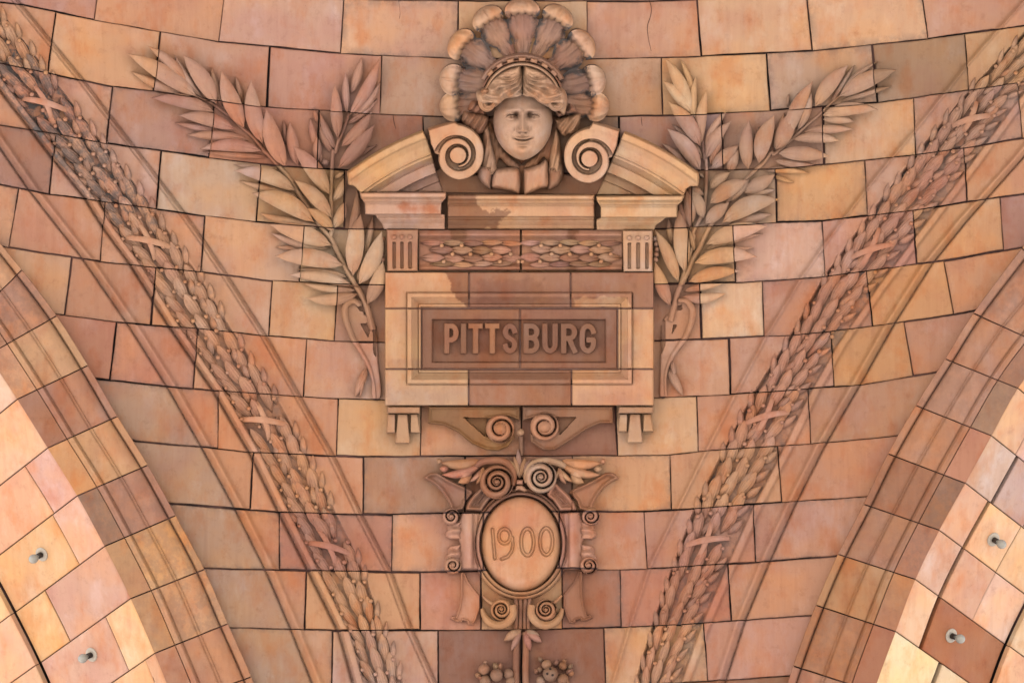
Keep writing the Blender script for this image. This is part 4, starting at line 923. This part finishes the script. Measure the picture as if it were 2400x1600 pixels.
# side wings
for sg in (-1, 1):
    mx = lambda x: x if sg < 0 else 2*EX-x+ (0)
    wing = sd_poly([(mx(x), y) for x, y in ((1062,1176),(1100,1178),(1112,1182),(1098,1210),(1090,1250),(1094,1290),(1106,1308),(1062,1308),(1050,1296),(1054,1262),(1056,1246),(1050,1236),(1048,1212),(1052,1196))])
    relief('wing', ca, wing, lambda U, V, D: 12+9*np.cos(np.clip((abs(U-EX)-118)/16, -1.4, 1.4)*1.3)-5*bump(abs(U-EX), 108, 4)+rnd(D, 5, 8), 1.5)
    for y0, y1, bulge in ((1198, 1240, 1), (1250, 1296, 1)):
        bb = sd_poly([(mx(x), y) for x, y in ((1060,y0),(1034,y0+3),(1026,y0+10),(1028,(y0+y1)/2-2),(1022,(y0+y1)/2+6),(1023,y1-7),(1034,y1-1),(1060,y1-1))])
        relief('fold', ca, bb, lambda U, V, D: 8+rnd(D, 14, 18)+4*np.cos((V-y0)/(y1-y0)*4*np.pi), 1.4)
    spiral(ca, mx(1036), 1187, 20, (196,142,112), turn=-sg, a0=1., base=16, amp=12, colf=tn, q=.42, eye=.26)
    spiral(ca, mx(1040), 1299, 20, (196,142,112), turn=sg, a0=2., base=16, amp=12, colf=tn, q=.42, eye=.26)
    # horns
    hn = M1((70,410),(105,375),(150,345),(260,335),(400,420),(560,500),(700,560),(760,620),(660,740),(620,850),(460,860),(430,780),(380,680),(300,570),(220,500),(160,460),(90,430))
    if sg > 0: hn[:, 0] = 2*EX-hn[:, 0]+2
    relief('horn', ca, sd_poly(smooth_pts(hn, 2)), lambda U, V, D: 8+10*bump(D, 4, 4)+rnd(D, 3, 3), 1.8, colf=(tn if sg < 0 else (lambda u, v: np.broadcast_to(alb((200,134,98)), (len(u), 3)))))
    # shoulder strip running over the oval
    sh = M1((650,860),(680,760),(760,650),(880,540),(960,480),(1060,640),(980,720),(900,830),(880,870))
    if sg > 0: sh[:, 0] = 2*EX-sh[:, 0]
    relief('shoulder', ca, sd_poly(smooth_pts(sh, 2)), lambda U, V, D: 18+6*np.sin(D*.35)+rnd(D, 3, 4), 1.8, col=(176,126,108) if sg < 0 else (206,138,106))
    # acanthus leaves
    for (b, t, wd) in (((860,240),(320,370),130),((700,280),(430,400),90),((860,170),(300,200),150),((760,300),(540,400),110),((740,360),(550,480),120),((900,260),(800,500),90),((900,280),(700,470),80),((330,210),(255,150),80),((420,280),(290,280),90),((880,300),(940,440),60)):
        b = M1(b)[0]; t = M1(t)[0]
        if sg > 0: b[0] = 2*EX-b[0]+1; t[0] = 2*EX-t[0]+1
        leaf(ca, b, t, wd/6., lev=12, Ht=9, n=10, m=8, col=(208,142,106) if sg < 0 else (214,154,114), cut=False, name='acanthus_leaf', bend=.08*sg, mid=2.5)
    rb = M3((465,238),(520,238),(590,380),(740,570),(735,740),(690,880),(650,962),(570,965),(560,925),(500,905),(480,935),(400,925),(330,890),(340,840),(400,850),(440,740),(470,560),(472,420))
    if sg > 0: rb[:, 0] = 2*EX-rb[:, 0]+3; rb[:, 1] -= 3
    relief('pendant_ribbon', ca, sd_poly(rb), lambda U, V, D: 5+5*bump(D, 2.5, 2.5)+rnd(D, 3, 3), 1.7)
    # lower scroll with its sweeping band
    cx = 1151.5 if sg < 0 else 1254
    band = M3((770,560),(850,640),(950,700)) ; swe = M3((765,740),(800,850),(880,940),(1000,975),(1120,930),(1190,820),(1180,700))
    if sg > 0: band[:, 0] = 2*EX-band[:, 0]+6; swe[:, 0] = 2*EX-swe[:, 0]+6
    tube(ca, swe, (5, 9, 10, 10, 9), (8, 12, 16, 20, 20), name='scroll_band', cut=False, col=(206,150,102), flat=.9)
    tube(ca, band, (3, 4, 5), (10, 12, 16), name='scroll_band', cut=False, col=(204,148,104))
    spiral(ca, cx, 1401, 25, (204,148,104), turn=sg, a0=.5, base=13, amp=12, q=.5)
    # top scrolls
    cx, cy_ = (1141, 1108) if sg < 0 else (1243, 1097); Ro = 39 if sg < 0 else 36
    spiral(ca, cx, cy_, Ro, (176,116,90) if sg < 0 else (204,168,146), turn=-sg, a0=1.2 if sg < 0 else 1.9, base=24, amp=16, q=.5)
    arm = M1((1300,520),(1320,400),(1290,290),(1200,200),(1060,170),(900,190),(780,260),(700,330)) if sg < 0 else M1((1500,480),(1490,380),(1530,280),(1620,210),(1760,180),(1900,200),(2020,250),(2090,300))
    tube(ca, arm, (6, 8, 9, 9, 8, 5), (24, 26, 24, 20, 16, 12), name='scroll_band', cut=False, col=(180,118,92) if sg < 0 else (204,164,140))
    leaf(ca, M1((1390,410) if sg < 0 else (1440,400))[0], M1((1190,140) if sg < 0 else (1560,150))[0], 13, hb=22, ht=16, Ht=8, cut=False, col=(196,146,122), name='acanthus_leaf', bend=-.1*sg)
    leaf(ca, M1((1400,420))[0], M1((1320,110) if sg < 0 else (1480,120))[0], 13, hb=24, ht=16, Ht=8, cut=False, col=(204,148,122), name='acanthus_leaf')
leaf(ca, M1((1400,420))[0], M1((1375,10))[0], 15, hb=22, ht=12, Ht=6, cut=False, col=(186,142,120), name='acanthus_leaf')
relief('clasp', ca, sd_rect(*M1((1350,440))[0], *M1((1448,505))[0]), lambda U, V, D: 26+rnd(D, 5, 5), 1.3, cut=False, col=(206,142,112))
relief('clasp', ca, sd_poly(M1((1330,600),(1350,515),(1440,515),(1520,590),(1460,612),(1390,580))), lambda U, V, D: 24+rnd(D, 5, 5), 1.3, cut=False, col=(202,148,120))
for x in (1186, 1196, 1206, 1215): tube(ca, [(x+(x-1200)*.15,1374),(x,1395),(x-1,1444)], (4.5, 5, 4.5), (10, 12, 9), cut=False, col=(170,112,86), name='stalk')

# ------------------------------------------------------------------ fruit pendant at the bottom
pd = thing('fruit_pendant', 'carved stem with fruit clusters either side at the bottom edge', 'pendant', 1197, 1500)
for x, c in ((1186,(160,104,82)), (1208,(176,118,94))): tube(pd, [(x+3*(1 if x < 1197 else -1),1452),(x,1490),(x-1,1530),(x,1590)], (6, 7, 8, 8), (8, 9, 10, 10), cut=False, col=c)
for (b, t, wd, cc) in (((1190,150),(945,300),130,(196,140,116)),((1180,160),(1050,440),95,(190,132,108)),((1240,160),(1470,325),120,(194,138,114)),((1235,170),(1310,440),110,(186,128,106)),((1180,170),(985,215),90,(192,138,114)),((1245,165),(1440,230),90,(186,128,104))):
    leaf(pd, M4(b)[0], M4(t)[0], wd/6., lev=4, Ht=9, cut=False, col=cc, name='acanthus_leaf', n=10, m=8)
fc = (166,120,96)
for (x, y, r, h, nm) in ((672,700,80,20,'fruit'),(845,780,92,24,'fruit'),(1010,760,75,18,'fruit'),(1040,860,70,16,'fruit'),(690,850,80,14,'fruit'),(1535,630,70,18,'fruit'),(1760,650,62,18,'fruit'),(1590,765,108,26,'pomegranate'),(1455,850,65,16,'fruit'),(1760,830,80,16,'fruit'),(1440,700,40,14,'fruit'),(1870,750,45,12,'fruit'),(1780,580,30,14,'fruit'),(690,600,28,12,'fruit')):
    x, y = M4((x, y))[0]; ball(pd, x, y, h*.6, r/6., name=nm, col=np.array(fc)*rng.uniform(.92, 1.12), sq=.9, n=14)
for (x, y) in ((1588,700),(1545,770),(1620,790)):
    u, v = M4((x, y))[0]; ball(pd, u, v, 26*.6+14.8, 3, name='seed_hole', col=(60,40,34), n=8)
for (b, t, wd) in (((870,720),(800,600),90),((880,730),(910,590),70),((640,800),(545,760),80),((720,860),(560,790),60),((1820,700),(1900,620),60),((1790,760),(1910,690),60),((1700,800),(1850,880),90),((1420,760),(1370,690),70),((1480,600),(1420,520),60),((1650,660),(1690,560),70)):
    leaf(pd, M4(b)[0], M4(t)[0], wd/6., lev=3, Ht=8, cut=False, col=(170,118,94), n=8, m=7)

# ------------------------------------------------------------------ feathered mask
mk = thing('carved_head', 'smiling carved head with feather headdress above the pediment', 'sculpture', 1200, 290)
def feather(bx, by, tx, ty, wd, curl=18., g=.5, k=0):
    b = np.array([bx, by]); t = np.array([tx, ty]); d = t-b; L = np.hypot(*d); d /= L; q = np.array([-d[1], d[0]])
    n, m = 44, 30; s = np.linspace(0, 1, n); kk = np.linspace(-1, 1, m); Sg, K = np.meshgrid(s, kk, indexing='ij')
    lob = .80+.32*np.abs(np.sin(Sg*np.pi*2.6+.9))**.6
    wv = wd/2*(.34+.66*sst(Sg, 0, .6))*np.sqrt(np.clip(1-((Sg-.62)/.385)**4*(Sg > .62), 0, 1))*lob
    x = Sg*L; y = K*wv
    U = b[0]+d[0]*x+q[0]*y; V = b[1]+d[1]*x+q[1]*y
    tipk = .755-.07*K**2-.035*np.abs(np.sin(K*7.5+k))
    cr = np.clip((Sg-tipk)/(1-tipk), 0, 1)
    H = 8+16*Sg+5*K**2*Sg-9*bump(np.abs(K), 1, .25)
    H = H+2.5*bump(K, 0, .08)-2.5*bump(np.abs(K), .5+.25*np.sin(Sg*9), .10)*(Sg < .7)-1.0*np.sin(np.abs(K)*7-Sg*9)*(Sg < .75)
    H = H+curl*1.15*np.sqrt(np.clip(1-(1-np.clip(cr*2.6, 0, 1))**2, 0, 1))*np.sqrt(np.clip(1-cr**3, 0, 1))-10*cr**4-1.3*np.abs(np.sin(K*8+k))*(cr > 0)*(1-cr)
    U0, V0, H0 = U.ravel(), V.ravel(), H.ravel(); F = gridfaces(n, m).tolist(); i = np.arange(n*m).reshape(n, m)
    ring = np.r_[i[:, 0], i[-1, 1:], i[::-1, -1][1:], i[0, ::-1][1:-1]]; nb = len(U0)
    U1 = np.r_[U0, U0[ring]]; V1 = np.r_[V0, V0[ring]]; Hh = np.r_[H0, np.full(len(ring), -2.)]
    for a in range(len(ring)): c = (a+1) % len(ring); F.append([int(ring[a]), int(ring[c]), nb+c, nb+a])
    gr = np.r_[(g*(.06+3.2*np.abs(K)**4*(Sg < .8)*(Sg > .2)+1.2*(np.abs(K) > .45)*np.clip(np.sin(Sg*19+np.abs(K)*5)-.45, 0, 1)*(Sg < .7)+.5*(cr > 0)*(cr < .10))).ravel(), np.full(len(ring), g*2.2)]  # soot, plus painted shade for the dark gaps along feather edges
    kc = (cr > 0)[..., None]*1.; cc = (alb((228,176,142))*kc+alb((192,144,126))*(1-kc)).reshape(-1, 3); cc = np.r_[cc, cc[ring]]  # highlight in the colour: curled tips lighter, as if catching light
    link('feather', PO(U1, V1, Hh), [f[::-1] for f in F], mk, cc, 80+k*3, smooth=55, grime_shade=gr)
Hh1 = lambda x, y: H1((x, y))[0]
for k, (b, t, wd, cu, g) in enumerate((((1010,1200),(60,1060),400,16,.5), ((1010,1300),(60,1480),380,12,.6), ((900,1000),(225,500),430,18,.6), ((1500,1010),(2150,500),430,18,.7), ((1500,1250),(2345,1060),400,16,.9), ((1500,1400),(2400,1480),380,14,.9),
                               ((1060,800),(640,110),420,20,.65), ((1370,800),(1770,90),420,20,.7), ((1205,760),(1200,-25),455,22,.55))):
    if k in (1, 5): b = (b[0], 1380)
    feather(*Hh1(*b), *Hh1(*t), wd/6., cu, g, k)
# face
def face():
    cx, cy_ = 1201., 284.; n, m = 120, 110
    def sd(U, V):
        y = (V-cy_)/1.0; up = np.clip(-y/82, 0, 1); dn = np.clip(y/82, 0, 1)
        hw = 68*np.sqrt(np.clip(1-up**2.6, 0, 1))*(y <= 0)+(67*np.power(np.clip(1-dn**2.0, 0, 1), .66))*(y > 0)
        return np.minimum(hw-np.abs(U-cx), 82-np.abs(y))
    sd.bb = (cx-69, cy_-83, cx+69, cy_+83)
    def hf(U, V, D):
        x = U-cx; y = V-cy_
        E2 = (x/69)**2+(np.where(y > 0, y/83, y/95))**2
        h = 24+52*np.sqrt(np.clip(1-E2*.97, 0, 1))
        G = lambda a, b, sx, sy: np.exp(-((x-a)/sx)**2-((y-b)/sy)**2)
        ax = np.abs(x)
        Ga = lambda a, b, sx, sy: np.exp(-((ax-a)/sx)**2-((y-b)/sy)**2)
        # brow ridge, sockets, eyeballs, lids
        h = h+3.5*Ga(26, -35, 18, 7)-13*Ga(23, -22, 14, 8.5)-10*Ga(13.5, -24, 6, 7)
        h = h+8.0*Ga(27, -21, 9.5, 6.0)
        lid = -27.5+.030*(ax-27)**2; h = h+2.6*np.exp(-((y-lid)/1.8)**2)*np.exp(-((ax-27)/13)**4)
        lo = -15.5-.022*(ax-27)**2; h = h+1.6*np.exp(-((y-lo)/1.6)**2)*np.exp(-((ax-27)/12)**4)
        h = h-3.0*np.exp(-((y-(lid+2.8))/1.3)**2)*np.exp(-((ax-27)/12)**4)
        h = h-3.6*np.exp(-((ax-26)/2.6)**2-((y+20.5)/2.6)**2)-3.5*np.exp(-((ax-15)/3.2)**2-((y+22)/3.0)**2)
        # nose
        t = np.clip((y+34)/46, 0, 1); nw = 5.2+4.6*t**2
        h = h+(4+15*t**1.3)*np.exp(-(x/nw)**2)*sst(y, -42, -28)*(1-sst(y, 11, 17.5))
        h = h+7*Ga(10.5, 9.5, 5, 5.5)-5*Ga(7, 15.5, 3.2, 2.2)-3*Ga(16.5, 9, 3, 6)
        # cheeks, folds
        h = h+4*Ga(36, 8, 16, 16)-.9*np.exp(-((ax-(20+.55*(y-12)))/4)**2)*sst(y, 6, 14)*(1-sst(y, 28, 38))
        # mouth: smiling line, lips
        ml = 32-.011*x*x+0*x; ml = 34-.010*x*x
        wm = np.exp(-(x/21)**6)
        h = h-6.5*np.exp(-((y-ml)/1.6)**2)*wm
        h = h+5.5*np.exp(-((y-(ml-4.2))/3.0)**2)*np.exp(-(x/16)**4)+5.5*np.exp(-((y-(ml+5.0))/3.6)**2)*np.exp(-(x/13)**4)
        h = h-1.5*Ga(23, 29, 3, 3)-1.8*G(0, 24, 2.6, 4)
        h = h-4.2*G(0, 47, 14, 4.5)+7.5*G(0, 62, 17, 11)
        base_ = 24+52*np.sqrt(np.clip(1-E2*.97, 0, 1))
        return base_*.95+(h-base_)*1.25
    relief('face', mk, sd, hf, 1.1, base=4, cut=False, colf=stain((220,172,146), (226,172,138), sd_ell(1201, 345, 50, 40), 20, 8), smooth=75)
face()
# hair: wavy mass parted in the middle with side curls
hairL = [(1200.6,213),(1188,218),(1172,220),(1160,222),(1150,232),(1140,240),(1124,250),(1118,255),(1106,245),(1097,228),(1093,212),(1100,205),(1118,203),(1119,196),(1128,178),(1142,162),(1160,151),(1180,145),(1200,143)]
hairR = [(1199.4,213),(1210,217),(1226,219),(1236,229),(1256,240),(1270,248),(1286,252),(1297,262),(1302,240),(1303,220),(1296,204),(1284,196),(1276,186),(1262,168),(1244,154),(1222,146),(1200,143)]
def hhair(sg):
    def f(U, V, D):
        x = (U-1200)*sg; y = V-212
        a = np.arctan2(V-150, x+5); rr = np.hypot(x+5, V-150)
        lock = np.sin(a*9.+.9*np.sin(rr*.10)+x*.05)
        wv = 1.1*np.sin(rr*.20+1.1*np.sin(a*3.)+.5)+.9*lock+.9*np.sin(a*26+rr*.22+1.5*np.sin(rr*.12))
        return 40+rnd(D, 14, 30)+4.2*wv*sst(D, 0, 5)*sst(V, 155, 185)-5*bump(x, 0, 5)+30*bump(V, 214, 34)
    return f
relief('hair', mk, sd_poly(smooth_pts(hairL+hairL[:1], 2)), hhair(-1), 1.3, base=4, cut=False, col=(224,174,142), smooth=60)
relief('hair', mk, sd_poly(smooth_pts(hairR+hairR[:1], 2)), hhair(1), 1.3, base=4, cut=False, col=(224,174,142), smooth=60)
for cx, cy_, sg in ((1118, 225, -1), (1279, 224, 1)):
    def hc(U, V, D):
        r = np.hypot(U-cx, (V-cy_)/1.2); th = np.arctan2(V-cy_, U-cx)
        return 78+rnd(D, 11, 18)-60*bump(np.hypot(U-cx+sg*4, (V-cy_+4)/1.5), 0, 6.5)+2.4*np.sin(r*.9+th*3)
    relief('hair_curl', mk, sd_ell(cx, cy_, 21, 27), hc, 1.3, base=6, cut=False, col=(214,162,132), smooth=60)
# diadem
dd = []
dc = (1199.5, 228.); 
def dia(r0, r1, a0, a1, hh, nm, col, pr=3):
    pts = [(dc[0]+r1*math.sin(R(a)), dc[1]-r1*.985*math.cos(R(a))) for a in np.linspace(a0, a1, 40)]+[(dc[0]+r0*math.sin(R(a)), dc[1]-r0*.985*math.cos(R(a))) for a in np.linspace(a1, a0, 40)]
    relief(nm, mk, sd_poly(pts), lambda U, V, D: hh-4+rnd(D, pr, 6), 1.4, base=4, cut=False, col=col)
dia(84, 91, -72, 72, 74, 'diadem', (210,162,130)); dia(92.5, 97, -70, 70, 62, 'diadem', (186,136,110)); dia(97, 109, -62, 62, 48, 'diadem', (186,138,114))
for a in (-48, -32, -16, 0, 16, 32, 48): dia(93, 104, a-5, a+5, 66, 'diadem_stone', (198,146,118), 3)
# veil folds, bows, bust
def fold(pts, col, hh=18, H0=14, nm='veil', wave=.0, base=-2):
    relief(nm, mk, sd_poly(smooth_pts(np.r_[H2(*pts), H2(pts[0])], 3)), lambda U, V, D: H0+rnd(D, 12, hh)+wave*np.sin(U*.5+V*.12), 1.5, base=base, cut=False, col=col)
fold([(760,480),(820,620),(900,800),(1000,950),(1130,1060),(1160,1150),(1000,1120),(880,1000),(840,1130),(780,900),(700,650),(640,600)], (184,132,106), 10, 8, wave=.8)
fold([(1640,480),(1600,620),(1500,800),(1400,950),(1260,1060),(1220,1150),(1400,1110),(1500,980),(1560,1100),(1640,900),(1700,650),(1720,560)], (184,132,106), 10, 8, wave=.8)
fold([(660,600),(740,560),(780,800),(850,1120),(830,1200),(760,1230),(700,1160),(640,1130),(650,900)], (206,154,124), 20, 18, wave=1.2)
fold([(1650,600),(1700,640),(1740,900),(1770,1160),(1760,1240),(1690,1250),(1600,1160),(1560,1130),(1600,850)], (206,154,124), 20, 18, wave=1.2)
fold([(600,1110),(700,1090),(800,1090),(840,1150),(790,1220),(770,1390),(760,1430),(640,1340),(585,1220)], (196,144,118), 18, 20)
fold([(1560,1150),(1660,1110),(1760,1150),(1765,1240),(1700,1370),(1560,1440),(1560,1280)], (180,130,104), 18, 20)
fold([(840,1150),(1000,1130),(1160,1160),(1165,1480),(1060,1460),(870,1420),(775,1390),(790,1230)], (208,154,124), 18, 24, 'bust', .5)
fold([(1222,1150),(1440,1080),(1540,1020),(1565,1200),(1560,1385),(1440,1420),(1320,1480),(1222,1490)], (210,154,122), 18, 24, 'bust', .5)
fold([(770,560),(900,830),(1160,1060),(1220,1060),(1500,830),(1640,560),(1640,420),(780,420)], (150,102,82), 8, 4, 'neck')
for pts, c in (([(390,340),(520,370),(700,400),(740,480),(690,620),(600,670),(480,600),(360,480)],(196,140,104)), ([(440,330),(500,210),(620,230),(700,380),(560,380)],(196,136,104)), ([(1650,460),(1800,430),(1990,380),(2005,450),(1960,640),(1850,660),(1780,700),(1690,600)],(206,150,110)), ([(1640,330),(1790,330),(1860,240),(1950,320),(1960,370),(1800,390),(1700,430)],(200,142,112))):
    def hb_(U, V, D): return 16+rnd(D, 12, 22)+3*np.sin((U-1200)*.35+V*.25)
    relief('bow', mk, sd_poly(smooth_pts(np.r_[H2(*pts), H2(pts[0])], 3)), hb_, 1.5, base=-2, cut=False, col=c)
for (x, y, r, hh, sg) in ((745,1150,11,34,1), (1655,1170,12,34,-1)):
    u, v = H2((x, y))[0]; spiral(mk, u, v, r*1.3, (208,156,128), turn=sg, base=hh-8, amp=10, q=.5, name='veil_curl')
print('polys', NT, 'objects', len(bpy.data.objects))
